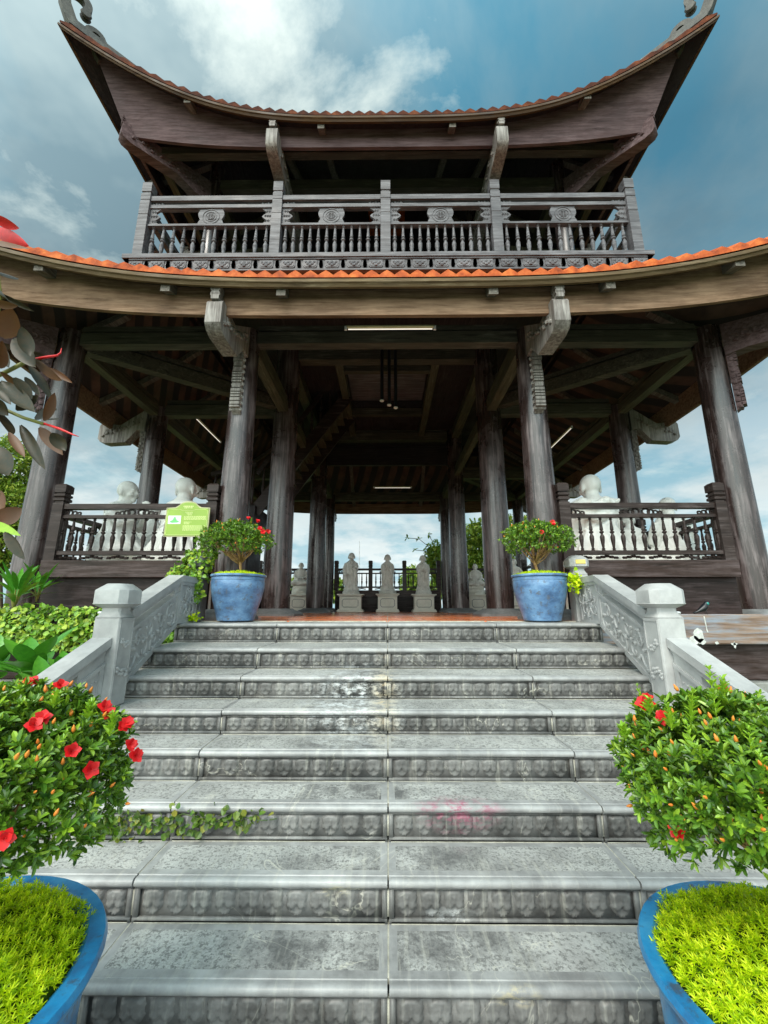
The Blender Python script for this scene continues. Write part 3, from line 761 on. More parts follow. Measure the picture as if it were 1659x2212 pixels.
railing((-3.87, y0), (-2.06, y0), 15)
railing((2.06, y0), (3.87, y0), 15)
for x in (-4.21, 4.21):
    for j in range(3): railing((x, YC[j]+.2), (x, YC[j+1]-.2), 14 if j != 1 else 24, (1, 1), each=False)
railing((-4.0, 13.15), (-2.05, 13.15), 15, each=False); railing((2.05, 13.15), (4.0, 13.15), 15, each=False)
railing((-1.6, 13.15), (1.6, 13.15), 22, (1, 1), (1.07, 2.13), each=True)

# ---- balcony round the upper floor
bal = MB(); hw, yf = 3.72, 5.22
zb = 5.226
bal.box((0, CY, 5.19), (2*3.9, 2*3.9, .07))
balc = bal.build('balcony', M['balc'], pav, (0, yf, zb))
for s in range(4):       # carved lotus band along the slab edge
    ax = V(((1, 0, 0), (0, 1, 0), (-1, 0, 0), (0, -1, 0))[s]); ou = V(((0, -1, 0), (1, 0, 0), (0, 1, 0), (-1, 0, 0))[s]); C0 = V((0, CY, 0))
    mb = MB(); H = 3.86
    def pl(a, o, z): return C0+ax*a+ou*(H+o)+V((0, 0, z))
    for z0, z1, o in ((4.955, 5.155, 0), (5.13, 5.153, .02), (4.945, 4.97, .012)):
        mb.hexa([pl(-H-o, -.06, z0), pl(-H-o, o, z0), pl(H+o, o, z0), pl(H+o, -.06, z0), pl(-H-o, -.06, z1), pl(-H-o, o, z1), pl(H+o, o, z1), pl(H+o, -.06, z1)][::1])
    n = 24
    for i in range(n):
        a = -H+.16+i*(2*H-.32)/(n-1); st = (2*H-.32)/(n-1)
        if s == 0:
            for z0, z1, w, o in ((4.985, 5.115, .1, .014), (5.0, 5.1, .085, .02)):
                mb.prism([(-w+.02, z0), (w-.02, z0), (w, z0+.03), (w, z1), (-w, z1), (-w, z0+.03)], lambda q, z, t: pl(a+q, t, z), -.01, o)
            for dx, dz, r in ((0, 5.025, .03), (-.035, 5.05, .026), (.035, 5.05, .026), (-.06, 5.075, .02), (.06, 5.075, .02), (0, 5.075, .024)):
                mb.ell(pl(a+dx, .02, dz), (r, r*.6, r), 7, 4)
            if i < n-1:
                for k in (-1, 1): mb.prism([(-.02, 4.99), (.02, 4.99), (.03, 5.03), (.02, 5.11), (-.02, 5.11), (-.03, 5.03)], lambda q, z, t: pl(a+st/2+q, t, z), -.01, .018)
        else:
            mb.prism([(-.08, 4.985), (.08, 4.985), (.1, 5.02), (.1, 5.115), (-.1, 5.115), (-.1, 5.02)], lambda q, z, t: pl(a+q, t, z), -.01, .016)
    mb.build('carved_band', M['balc'], balc)
PX = [-hw, -1.68, -.02, 1.66, hw]
def bal_side(s):
    ax = V(((1, 0, 0), (0, 1, 0), (-1, 0, 0), (0, -1, 0))[s]); ou = V(((0, -1, 0), (1, 0, 0), (0, 1, 0), (-1, 0, 0))[s])
    P = lambda a, o, z: V((0, CY, 0))+ax*a+ou*(3.78+o)+V((0, 0, z))
    posts = PX if s == 0 else ([-1.68, 0, 1.68] if s == 2 else [-1.68, 0, 1.68])
    spans = list(zip(PX[:-1], PX[1:])) if s == 0 else list(zip([-hw, -1.68, 0, 1.68], [-1.68, 0, 1.68, hw]))
    for a in (PX if s == 0 else posts+([hw, -hw] if s == 2 else [])):
        mb = MB()
        def sq(r, z): return [P(a-r, -r, z), P(a-r, r, z), P(a+r, r, z), P(a+r, -r, z)][::-1]
        mb.loft([sq(r, z) for r, z in ((.073, zb), (.073, 5.98), (.068, 5.985), (.068, 6.0), (.073, 6.005), (.073, 6.25), (.066, 6.255), (.066, 6.27), (.073, 6.275), (.073, 6.39), (.06, 6.395), (.06, 6.425), (.073, 6.43), (.073, 6.6), (.05, 6.625))])
        mb.build('post', M['balc'], balc)
    for i, (a, b) in enumerate(spans):
        a += .075; b -= .075
        def hb(mb, z0, z1, o0=-.04, o1=.04, a=a, b=b):
            mb.hexa([P(a, o1, z0), P(b, o1, z0), P(b, o0, z0), P(a, o0, z0), P(a, o1, z1), P(b, o1, z1), P(b, o0, z1), P(a, o0, z1)])
        mb = MB(); hb(mb, 6.27, 6.355, -.05, .05); hb(mb, 6.14, 6.2); hb(mb, 5.808, 5.842); hb(mb, zb, zb+.02, -.03, .03)
        mb.build('rail', M['balc'], balc); rl = balc
        # pierced frieze: end panels, and a medallion panel in the middle
        L = b-a; mid = (a+b)/2
        def edge(sg, x0, w):
            n = 10
            return [(x0, 5.842), (x0, 6.14)]+[(x0+sg*(w*(.78+.22*cos(j/n*2*pi*2.0)) if 1 <= j <= n-1 else x0*0+w*1.05), lerp(6.14, 5.842, j/n)) for j in range(n+1)]
        for x0, sg in ((a, 1), (b, -1)):
            mb = MB(); mb.prism(edge(sg, x0, .16), lambda q, z, t: P(q, t, z), -.015, .018)
            for j in range(7):
                cx = x0+sg*(.035+.012*j); cz = 5.99+.1*sin(j*2.1)
                mb.tube([P(cx+.022*(1-k/9)*cos(k), .02, cz+.022*(1-k/9)*sin(k)) for k in range(8)], .006, 4)
            for j in range(4): mb.ell(P(x0+sg*(.03+.045*j), 0, 6.235+.01*(j % 2)), (.028, .02, .022), 6, 4)
            mb.build('frieze_panel', M['balc'], balc)
        mb = MB(); cw = .2
        pts = []
        for j in range(21):
            f = j/20; zz = lerp(5.842, 6.14, f); ww = cw*(.82+.18*abs(cos(f*pi*1.5))) if 0 < j < 20 else cw*1.08; pts.append((mid+ww, zz))
        pts += [(2*mid-q, z) for q, z in reversed(pts)]
        mb.prism(pts[::-1], lambda q, z, t: P(q, t, z), -.015, .018)
        if s == 0:
            for rr, th in ((.128, .008), (.085, .007)): mb.tube([P(mid+rr*cos(2*pi*j/24)*1.0, .02, 5.991+rr*sin(2*pi*j/24)) for j in range(25)], th, 5)
            for zz in (-.05, -.025, 0, .025, .05): mb.hexa([P(mid+u*(.06-abs(zz)*.5), o, 5.991+zz+dz) for dz in (-.005, .005) for u, o in ((-1, .03), (1, .03), (1, .01), (-1, .01))])
            for xx in (-.04, 0, .04): mb.hexa([P(mid+xx+u*.005, o, 5.991+dz*(.06 if xx == 0 else .04)) for dz in (-1, 1) for u, o in ((-1, .028), (1, .028), (1, .01), (-1, .01))])
        mb.build('medallion_panel', M['balc'], balc)
        nb = 12
        if s == 0:
            f0 = None
            for k in range(nb):
                aa = a+(k+.5)*L/nb; pt = P(aa, 0, 0)
                if f0 is None:
                    m1 = MB(); turned(m1, pt.x, pt.y, zb+.02, 5.808, .028, 9); f0 = m1.build('baluster', M['balc'], rl, (pt.x, pt.y, zb), smooth='auto'); p0 = pt
                else: o = dup(f0, rl); o.location = f0.location+(pt-p0)
        else:
            m1 = MB()
            for k in range(nb): pt = P(a+(k+.5)*L/nb, 0, 0); turned(m1, pt.x, pt.y, zb+.02, 5.808, .028, 6)
            m1.build('baluster_row', M['balc'], rl, kind='stuff', smooth=True)
for s in range(4): bal_side(s)

# ---- wooden stair inside, behind the left hand bay
st = MB(); st.box((-3.3, 9.2, 2.0), (1.0, 1.3, .5)); stair = st.build('wooden_stair', M['dark'], pav, (-3.3, 9.2, 1.75), smooth=False)
mb = MB(); mb.box((-3.3, 9.2, .87), (.7, .9, 1.74)); mb.build('landing_pier', M['dark'], stair)
n = 13
for k in range(n):
    f = (k+.5)/n; mb = MB(); mb.box((lerp(-2.8, -.95, f), 9.2, lerp(2.3, 4.9, f)), (.2, 1.0, .04)); mb.build('stair_tread', M['beam_y'], stair)
for yy in (8.68, 9.72):
    mb = MB(); bar(mb, (-2.85, yy, 2.12), (-.9, yy, 4.85), .06, .26); mb.build('stringer', M['rail'], stair)
    mb = MB(); bar(mb, (-2.85, yy, 3.0), (-.9, yy, 5.75), .07, .09)
    for k in range(9): f = (k+.5)/9; turned(mb, lerp(-2.8, -1, f), yy, lerp(2.25, 4.8, f), lerp(3.0, 5.6, f), .03, 7)
    mb.build('stair_railing', M['rail'], stair, smooth='auto')
mb = MB(); bar(mb, (-3.8, 8.58, 2.95), (-2.85, 8.58, 3.2), .07, .09)
for k in range(4): turned(mb, -3.7+k*.27, 8.58, 2.25, 2.98+.07*k, .03, 7)
mb.build('landing_railing', M['rail'], stair, smooth='auto')
# railing round the stair well upstairs
mb = MB()
for yy in (7.75, 9.4):
    mb.box((-.0, yy, 6.1), (1.7, .07, .07))
for xx in (-.9, .9): mb.box((xx, 8.55, 6.1), (.06, 1.7, .07))
for k in range(7): turned(mb, .9, 7.85+k*.22, 5.14, 6.07, .025, 6)
for k in range(7): turned(mb, -.9, 7.85+k*.22, 5.14, 6.07, .025, 6)
mb.build('stairwell_railing', M['rail'], pav, smooth='auto')

# ---- lamps and hanging rods
def tubelamp(p, q, label):
    p, q = V(p), V(q); o = empty('tube_lamp', (p+q)/2, label, 'lamp', 'fluorescent tube lamps under the roofs'); d = (q-p).normalized()
    mb = MB(); bar(mb, p+V((0, 0, .035)), q+V((0, 0, .035)), .03, .02); mb.build('housing', M['signframe'], o)
    mb = MB(); mb.tube([p+d*.03, q-d*.03], .007, 8); mb.build('tube', M['tube'], o, smooth='auto')
    for a in (p, q):
        mb = MB(); mb.box(a+V((0, 0, .015)), (.03, .03, .05)); mb.build('end_cap', M['white'], o)
tubelamp((-.52, 4.6, 3.56), (.6, 4.6, 3.56), 'long lit tube lamp under the front eave above the entrance')
tubelamp((-.42, 12.5, 3.78), (.75, 12.5, 3.78), 'lit tube lamp under the rear roof seen over the three standing statues')
tubelamp((3.8, 8.0, 3.75), (3.8, 9.3, 3.75), 'tube lamp on the sloping boards beyond the right front column')
tubelamp((-3.9, 7.6, 3.9), (-3.9, 9.1, 3.9), 'tube lamp on the sloping boards above the two pale statues, left of the entrance')
for a, b in ((-.95, -.2), (.25, 1.05)): tubelamp((a, 10.3, 6.6), (b, 10.3, 6.6), 'tube lamp glimpsed through the stairwell, '+('left' if a < 0 else 'right')+' of the black rods')
mb = MB()
for i, (x, dz) in enumerate(((-.09, .08), (.035, .0), (.145, -.05))):
    r = empty('hanging_rod', (x, 6.5, 3.5+dz), ('leftmost', 'middle', 'rightmost')[i]+' of three black rods hanging below the stairwell', 'rod', 'black rods hanging in the stairwell')
    mb = MB(); mb.tube([(x, 6.5, 3.5+dz), (x, 6.5, 4.97)], .03, 10); mb.build('shaft', M['rod'], r, smooth='auto')
    mb = MB(); mb.lathe([(.02, 3.48+dz), (.036, 3.49+dz), (.036, 3.505+dz), (.02, 3.515+dz)], (x, 6.5, 0), 12); mb.build('end_cap', M['white'], r, smooth='auto')

# ================================================================= platform edges at both sides
for s in (-1, 1):
    eb = empty('edge_beam', (s*3.8, 4.2, -.2), 'weathered timber edge beam splashed with white paint, right of the steps' if s > 0 else 'timber edge beam buried under the creeper hedge, left of the steps', 'beam')
    mb = MB(); mb.box((s*4.1, 4.24, -.06), (4.1, .12, .28), 0, 0, .008); mb.build('beam', M['stain'] if s > 0 else M['dark'], eb)
    mb = MB(); mb.box((s*4.1, 4.34, -.37), (4.1, .12, .32)); mb.build('recessed_beam', M['basebeam'], eb)
    mb = MB()
    for k in range(8): mb.box((s*(2.3+k*.52), 4.27, -.9), (.51, .2, .72), 0, 0, .012)
    mb.build('stone_footing', M['concrete'], eb)
    if s > 0:
        mb = MB()
        for (x, z, a, b) in ((2.98, -.12, .055, .07), (2.93, -.16, .05, .04), (3.0, -.17, .04, .03), (3.14, -.185, .02, .015), (3.3, -.195, .03, .012), (3.305, -.205, .012, .03)):
            rr = random.Random(int(x*100)); n = 16
            pts = [(x+a*cos(2*pi*j/n)*rr.uniform(.7, 1.15), z+b*sin(2*pi*j/n)*rr.uniform(.7, 1.15)) for j in range(n)]
            mb.prism(pts, lambda q, w, t: (q, 4.18+t, w), 0, -.003)
        mb.tube([(3.06, 4.178, .06), (3.065, 4.178, -.06), (3.07, 4.178, -.09)], .006, 5)
        mb.build('paint_splash', M['oldpaint'], eb)
from mathutils import noise as MN
# ================================================================= plants
def leaf(mb, b, d, n, L, w, m=0, curl=.25, rows=2, fold=.25, wide=.5):
    """blade from b along d; n roughly its upper normal"""
    d = d.normalized(); a = d.cross(n)
    if a.length < 1e-4: a = d.orthogonal()
    a.normalize(); n = a.cross(d)
    if rows <= 2:
        p1, p2 = b+d*(L*wide*.75)+n*(w*fold), b+d*(L*(wide+.3))+n*(w*fold*.7)-n*(L*curl*.25)
        mb.add([b, p1+a*w/2, p2+a*w*.4, b+d*L-n*(L*curl*.5), p2-a*w*.4, p1-a*w/2], [(0, 1, 2, 3), (0, 3, 4, 5)], m)
        return
    vs = []
    for i in range(rows+1):
        f = i/rows; ww = w/2*(sin(pi*min(1, (f**(.9 if wide >= .5 else .7))*.97+.03))**.75)
        if i == rows: ww *= .12
        c = b+d*(L*f)-n*(L*curl*f*f)
        vs += [c+a*ww, c-n*ww*fold*1.2, c-a*ww]
    mb.add(vs, [q for i in range(rows) for q in ((i*3, i*3+3, i*3+4, i*3+1), (i*3+1, i*3+4, i*3+5, i*3+2))], m)
def rvec(rd): 
    while True:
        p = V((rd.uniform(-1, 1), rd.uniform(-1, 1), rd.uniform(-1, 1)))
        if .05 < p.length < 1: return p.normalized()
def rosette(mb, rd, c, n, L, k=6, m=0, spread=(.5, 1.1)):
    a = n.orthogonal().normalized(); b = n.cross(a); ph = rd.uniform(0, 6.3)
    for i in range(k):
        t = ph+i*2.4; r = (a*cos(t)+b*sin(t)); s = lerp(spread[0], spread[1], (i+rd.random())/k)
        d = n*cos(s)+r*sin(s); l = L*rd.uniform(.75, 1.2)
        leaf(mb, c+n*rd.uniform(-.2, .2)*L, d, n+r*-.2, l, l*.36, m, .15)
def hit(x, y, c, r):
    best = None
    for i in range(400):
        Y = c.y-r[1]*1.1+i*r[1]*1.3/400; p = at(x, y, Y); q = V(((p.x-c.x)/r[0], (p.y-c.y)/r[1], (p.z-c.z)/r[2])); l = q.length
        if best is None or l < best[0]: best = (l, p)
        if l < 1: return p
    return best[1]
def flower(rd, c, n, R, parent):
    mb = MB(); a = n.orthogonal().normalized(); b = n.cross(a); ph = rd.uniform(0, 6)
    for i in range(7):
        t = ph+i*2*pi/5+(.6 if i > 4 else 0); r = a*cos(t)+b*sin(t); s = rd.uniform(.8, 1.25) if i < 5 else .4
        leaf(mb, c, (r*sin(s)+n*cos(s)), n, R, R*.95, 0, .25, 4, .1, .5)
    for i in range(4): p = c+n*R*.5+rvec(rd)*R*.18; mb.tube([c, p], R*.03, 4)
    return mb.build('flower', M['petal'], parent, c, smooth=True)
def azalea(label, c, r, foot, trunk_top, count, L, fl, nb, seed, flR, lime=6, tall=()):
    rd = random.Random(seed); c = V(c)
    bush = empty('azalea_bush', foot, label, 'azalea', 'azalea bushes in blue pots')
    mb = MB(); foot = V(foot)
    tw = MB(); tr = MB()
    top = V(trunk_top)
    tr.tube([foot, lerp(foot, top, .3)+V((.01, 0, 0)), lerp(foot, top, .65)-V((.008, .01, 0)), top], [L*.7, L*.5, L*.5, L*.42], 7)
    for i in range(26):
        n = rvec(rd); n.z = n.z*.45+.18; n.normalize()
        e = c+V((n.x*r[0], n.y*r[1], n.z*r[2]))*rd.uniform(.6, .85); s = lerp(foot, top, rd.uniform(.55, 1)); mid = lerp(s, e, .5)+V((0, 0, -.12*r[2]))+rvec(rd)*.03*r[0]
        tr.tube([s, lerp(s, mid, .6), mid, e], [L*.3, L*.2, L*.15, L*.07], 5)
    tips = []
    for i in range(count):
        z = 1-2*(i+.5)/count; z = z if z > -.72 else -z; ph = i*2.39996
        n = V((sqrt(1-z*z)*cos(ph), sqrt(1-z*z)*sin(ph), z))
        k = 1+.2*MN.noise(n*2.3+V((seed, 0, 0)))+.12*MN.noise(n*6)
        inner = rd.random() < .38
        f = rd.uniform(.45, .88) if inner else rd.uniform(.88, 1.06)
        p = c+V((n.x*r[0], n.y*r[1], n.z*r[2]))*k*f
        nn = V((n.x/r[0], n.y/r[1], n.z/r[2])).normalized()
        nn = (nn*.75+V((0, 0, .5))+rvec(rd)*.5).normalized()
        if z < -.15 and rd.random() < .42: continue
        if MN.noise(n*4+V((seed, 5, 0))) < -.28 and rd.random() < .75: continue
        rosette(mb, rd, p, nn, L*rd.uniform(.8, 1.25), 7)
        if not inner: tips.append((p, nn))
    lv = mb.build('leaves', M['azalea'], bush, c)
    tr.build('trunk', M['bark_pale'] if L < .05 and r[0] > .1 else M['bark'], bush, foot, smooth=True)
    mb = MB()          # fresh lime shoots standing up from the crown
    for i in range(lime):
        p, n = rd.choice(tips[:len(tips)*2//3]); u = V((n.x*.35, n.y*.35, .9)).normalized(); h = L*rd.uniform(1.2, 2.6)
        mb.tube([p, p+u*h], [L*.06, L*.03], 4)
        for k in range(4): rosette(mb, rd, p+u*h*(.3+.25*k), u, L*.75*(1.1-.15*k), 4, 0, (.5, .9))
    for (x, y, h) in tall:
        p = at(x, y, c.y-.05); u = V((rd.uniform(-.2, .2), rd.uniform(-.2, .1), 1)).normalized(); h *= .0011
        mb.tube([p-u*h, p+u*.2*L], [L*.08, L*.04], 4)
        for k in range(7): rosette(mb, rd, p-u*h*(1-k/6), u, L*(1.15-.08*k), 5, 0, (.4, 1.0))
    mb.build('young_foliage', M['shoot'], bush, c)
    for (x, y) in fl:
        p = hit(x, y, c, [q*1.05 for q in r]); n = (p-c); n = (V((n.x/r[0], n.y/r[1], n.z/r[2])).normalized()*.6+(V((0, 0, HC))-p).normalized()*.6+V((0, 0, .2))).normalized()
        flower(rd, p+n*L*.35, n, flR*rd.uniform(.85, 1.15), bush)
    b0 = None
    vis = [t for t in tips if (t[0]-c).normalized().dot((V((0, 0, HC))-c).normalized()) > .15 and t[0].x*c.x < c.x*c.x*1.15]
    if len(vis) < 10: vis = tips
    for i in range(nb):
        p, n = rd.choice(vis); n = (n+V((0, 0, .3))).normalized()
        m1 = MB(); R3 = n.to_track_quat('Z', 'Y').to_matrix(); s = L*rd.uniform(.55, .85)
        m1.loft([[p+n*(L*.85)+R3@V((s*q*cos(j*1.2566), s*q*sin(j*1.2566), s*zz)) for j in range(5)] for q, zz in ((.1, 0), (.24, .25), (.24, .5), (.14, .8), (.03, 1.0))])
        m1.build('bud', M['bud'], bush, p, smooth=True)
    return bush
def potmesh(label, c, R, H, prof, mat, rim):
    o = empty('flower_pot', c, label, 'flower pot', 'blue glazed pots beside the steps')
    mb = MB(); mb.lathe([(R*a, H*b) for a, b in prof], c, 48); mb.build('body', mat, o, smooth='auto')
    mb = MB(); n = 48; rings = []
    for a, b in rim: rings.append([(c[0]+R*a*cos(2*pi*j/n), c[1]+R*a*sin(2*pi*j/n), c[2]+H*b) for j in range(n)])
    mb.loft(rings, 0, False); mb.build('rim', mat, o, smooth='auto')
    mb = MB(); mb.lathe([(R*.86, H*.93), (R*.7, H*.955), (.01, H*.965)], c, 32); mb.build('soil', M['soil'], o, smooth=True)
    return o
def moss(label, c, R, n, L, seed, z, mound, over=0):
    rd = random.Random(seed); mb = MB()
    for i in range(n):
        q = sqrt((i+.5)/n); t = i*2.39996; f = q*R*(1+.06*MN.noise(V((cos(t)*2, sin(t)*2, seed))))
        x, y = c[0]+f*cos(t)+rd.uniform(-1, 1)*L*.3, c[1]+f*sin(t)+rd.uniform(-1, 1)*L*.3
        hz = mound*(1-q*q)*(1+.5*MN.noise(V((x*9, y*9, 1))))+.25*mound*MN.noise(V((x*25, y*25, 2)))
        p = V((x, y, c[2]+z+hz)); u = (V((cos(t)*q*.6, sin(t)*q*.6, 1))+rvec(rd)*.45).normalized()
        a = u.orthogonal().normalized(); b = u.cross(a); h = L*rd.uniform(.35, .95)
        k0 = len(mb.v)
        for k in range(13):
            fz = k/13; w = a*cos(k*2.4)+b*sin(k*2.4); s = lerp(1.6, .75, fz)
            d = u*cos(s)+w*sin(s); ll = L*lerp(.8, .5, fz); q0 = p+u*h*fz; sd = d.cross(u).normalized()*L*.1
            mb.v += [tuple(q0+sd), tuple(q0-sd), tuple(q0+d*ll-sd*.3), tuple(q0+d*ll+sd*.3)]
            b0 = len(mb.v)-4; mb.f.append((b0, b0+1, b0+2, b0+3)); mb.m.append(0)
    mb.lathe([(R*1.0, z-.03), (R*.98, z-.004), (R*.75, z+mound*.38), (R*.4, z+mound*.75), (.01, z+mound*.9)], c, 28, 1)
    o = mb.build('sedum_ground_cover', [M['moss'], M['mossbed']], None, c, kind='stuff')
    return tag(o, label, 'sedum')

BIGP = [(.5, 0), (.55, .02), (.66, .2), (.8, .45), (.89, .7), (.91, .85), (.9, .93), (.93, .955)]
BIGR = [(.93, .955), (.985, .96), (1.0, .98), (.985, 1.0), (.9, 1.0), (.87, .985), (.86, .93)]
PL, RL, HL = V((-1.085, 1.07, GZ)), .42, .745
PR, RR, HR = V((.965, 1.125, GZ)), .365, .74
potmesh('large bright blue pot on the forecourt by the red flowering bush, left of the steps', PL, RL, HL, BIGP, M['potbig'], BIGR)
potmesh('large bright blue pot with dark chips on the forecourt, right of the steps', PR, RR, HR, BIGP, M['potbig'], BIGR)
moss('lime sedum mound filling the large pot under the azalea with many red flowers', PL, RL*.86, 3000, .02, 1, HL*.99, .09)
moss('lime sedum mound filling the large pot under the azalea with orange buds', PR, RR*.87, 2400, .02, 2, HR*.99, .09)
SMP = [(.62, 0), (.66, .015), (.66, .03), (.74, .2), (.87, .45), (.955, .7), (.965, .82), (.95, .87), (.965, .875), (.96, .93), (.93, .95)]
SMR = [(.93, .95), (1.0, .955), (1.01, .975), (1.0, 1.0), (.9, 1.0), (.87, .99), (.86, .93)]
SL, SR = V((-1.545, 4.36, .012)), V((1.565, 4.36, .012))
potmesh('blue glazed pot atop the steps, in front of the ivy covered post', SL, .275, .46, SMP, M['pot'], SMR)
potmesh('blue glazed pot atop the steps, before the post with the gilt plate', SR, .275, .46, SMP, M['pot'], SMR)
moss('green sedum tuft in the landing pot next to the ivy covered post', SL, .245, 420, .03, 3, .445, .03)
moss('green sedum tuft in the landing pot next to the gilt plate', SR, .245, 420, .03, 4, .445, .03)

cl, rl_ = at(0, 1702, 1.12), (.25, .25, .2)
azalea('bushy azalea with many open red flowers in the near pot', cl, rl_, PL+V((.0, .02, HL)), cl+V((-.03, 0, -.12)), 3500, .0225,
       [(65, 1480), (72, 1570), (90, 1555), (152, 1626), (222, 1532), (228, 1545), (262, 1572), (270, 1566), (277, 1613), (288, 1636), (192, 1665), (128, 1487), (8, 1812)], 80, 5, .0195, 12, ((246, 1545, 40), (196, 1520, 30), (120, 1500, 25), (40, 1488, 30)))
cr, rr_ = at(1622, 1692, 1.12), (.258, .25, .178)
azalea('bushy azalea with orange buds and only a few red flowers in the near pot', cr, rr_, PR+V((.0, .0, HR)), cr+V((.03, .02, -.12)), 3700, .0225,
       [(1392, 1522), (1402, 1515), (1405, 1530), (1437, 1556), (1466, 1794)], 95, 6, .019, 18, ((1532, 1448, 90), (1496, 1500, 60), (1443, 1528, 45), (1345, 1572, 25), (1562, 1470, 55), (1400, 1512, 30), (1640, 1500, 50)))
ca = at(508, 1168, 4.36)
azalea('small flat topped azalea on the landing with red flowers at its right edge', ca, (.36, .3, .18), SL+V((.0, 0, .44)), SL+V((.02, 0, .66)), 1250, .031,
       [(556, 1127), (577, 1150), (560, 1143), (566, 1150), (536, 1121)], 22, 9, .031, 5)
ca = at(1160, 1166, 4.36)
azalea('small round azalea on the landing, two red flowers on top, beside the gilt plate', ca, (.345, .3, .17), SR+V((-.02, 0, .44)), SR+V((-.03, 0, .64)), 1250, .031,
       [(1193, 1130), (1195, 1133), (1170, 1150)], 14, 10, .028, 5)

# ---- creepers
def creep(name, mat, pts, L, rd, k=1, kind=None, stems=()):
    mb = MB()
    for p, n in pts:
        d = (rvec(rd)*.8+V((0, 0, -.55))+n*.25).normalized(); l = L*rd.uniform(.6, 1.3)
        leaf(mb, p, d, (n+rvec(rd)*.5).normalized(), l, l*.85, 0, .2, 2, .12, .4)
    for s in stems: mb.tube(s, L*.07, 4)
    return mb.build(name, mat, None, pts[0][0])
rd = random.Random(12); pts = []
for i in range(5200):
    x = rd.uniform(-6.2, -1.98); z = rd.uniform(-.24, .17); b = .05*MN.noise(V((x*3, 0, z*5)))
    if z > .1+.06*MN.noise(V((x*4, 3, 0)))+rd.uniform(-.03, .05): y = rd.uniform(4.06, 4.32); pts.append((V((x, y, .1+.05*MN.noise(V((x*4, 3, 0)))+rd.uniform(0, .05))), V((0, -.4, .9))))
    else: pts.append((V((x, 4.13+b+rd.uniform(-.04, .03)-.03*(1 if z < 0 else 0), z)), V((0, -.9, .35))))
hd = creep('creeper_hedge', M['ivy'], pts, .05, rd); tag(hd, 'dense green creeper hedge hanging over the edge beam left of the steps', 'hedge')
pts = []
for i in range(900):
    t = rd.uniform(0, 6.28); z = rd.betavariate(1.6, 1.1)*.72+.02; r = .1+.04*MN.noise(V((cos(t), sin(t), z*5)))+(.035 if z > .5 else 0)
    n = V((cos(t), sin(t), .3)); x = -1.99+r*cos(t)-(.04*sin(z*5)); y = 4.40+r*sin(t)
    if z < .42 and (t < 3.5 or rd.random() < .55 or abs(t-4.2) > .75): continue
    pts.append((V((x, y, z)), n.normalized()))
for i in range(260): pts.append((V((-2.12+rd.gauss(0, .06), 4.3+rd.gauss(0, .03), .47+rd.gauss(0, .045))), V((-.3, -.8, .5)).normalized()))
for i in range(110): pts.append((V((-1.93+rd.gauss(0, .025), 4.27+rd.gauss(0, .02), rd.uniform(.2, .5))), V((.3, -.9, .2)).normalized()))
iv = creep('ivy', M['ivy'], pts, .042, rd); tag(iv, 'green ivy smothering the stone landing post left of the entrance', 'ivy')
pts = []
for i in range(430):
    f = rd.random()**1.35; x = lerp(-1.45, -.62, f); z = ZT[5]-.045-rd.random()**1.6*lerp(.13, .045, f)*(1+.9*MN.noise(V((x*7, 1, 0)))); pts.append((V((x, 2.207+rd.uniform(-.0, .035), z)), V((0, -.9, .4))))
for i in range(26): x = rd.uniform(-1.3, -.55); pts.append((V((x, 2.2+rd.uniform(-.02, .02), ZT[5]-.03+rd.uniform(0, .03))), V((0, -.7, .7))))
st = [[V((lerp(-1.4, -.52, j/20), 2.215, ZT[5]-.055-.03*sin(j*1.1)*(1-j/26))) for j in range(21)]]
iv = creep('ivy', M['ivyold'], pts, .03, rd, stems=st); tag(iv, 'thin ivy with yellowing leaves trailing under a lower step nosing', 'ivy')
pts = [(V((1.86+rd.gauss(0, .03), 4.2+rd.gauss(0, .03), .42+rd.gauss(0, .045)-.02)), V((.2, -.8, .5)).normalized()) for i in range(150)]
iv = creep('sedum_tuft', M['moss'], pts, .035, rd); tag(iv, 'lime green tuft spilling over the pot rim in front of the gilt plate post', 'sedum')
pts = [(V((-1.9+rd.gauss(0, .04), 4.16+rd.gauss(0, .03), .03+abs(rd.gauss(0, .025)))), V((0, -.5, .8))) for i in range(90)]
tag(creep('weed', M['moss'], pts, .03, rd), 'small weed growing at the foot of the landing panel by the ivy post', 'weed')

# ---- broad leaved plants below the hedge and grassy ones at the column foot
def rosplant(name, label, cat, c, n, L, w, mat, seed, up=(.2, 1.0), curl=.35, rows=6, group=None):
    rd = random.Random(seed); o = empty(name, c, label, cat, group); mb = MB(); st = MB(); c = V(c)
    for i in range(n):
        t = i*2.4+rd.uniform(-.3, .3); s = lerp(up[0], up[1], (i+.5)/n)+rd.uniform(-.1, .1); r = V((cos(t), sin(t), 0))
        h = L*rd.uniform(.3, .8)*(1-.5*i/n); b = c+V((r.x*h*.25, r.y*h*.25, h)); d = V((r.x*sin(s), r.y*sin(s), cos(s)))
        st.tube([c, lerp(c, b, .5), b], L*.018, 5)
        leaf(mb, b, d, V((-r.x*cos(s), -r.y*cos(s), sin(s))), L*rd.uniform(.7, 1.15), w*rd.uniform(.8, 1.15), 0, curl, rows, .18)
    mb.build('leaves', mat, o, c, smooth=True); st.build('stem', M['figstem'], o, c)
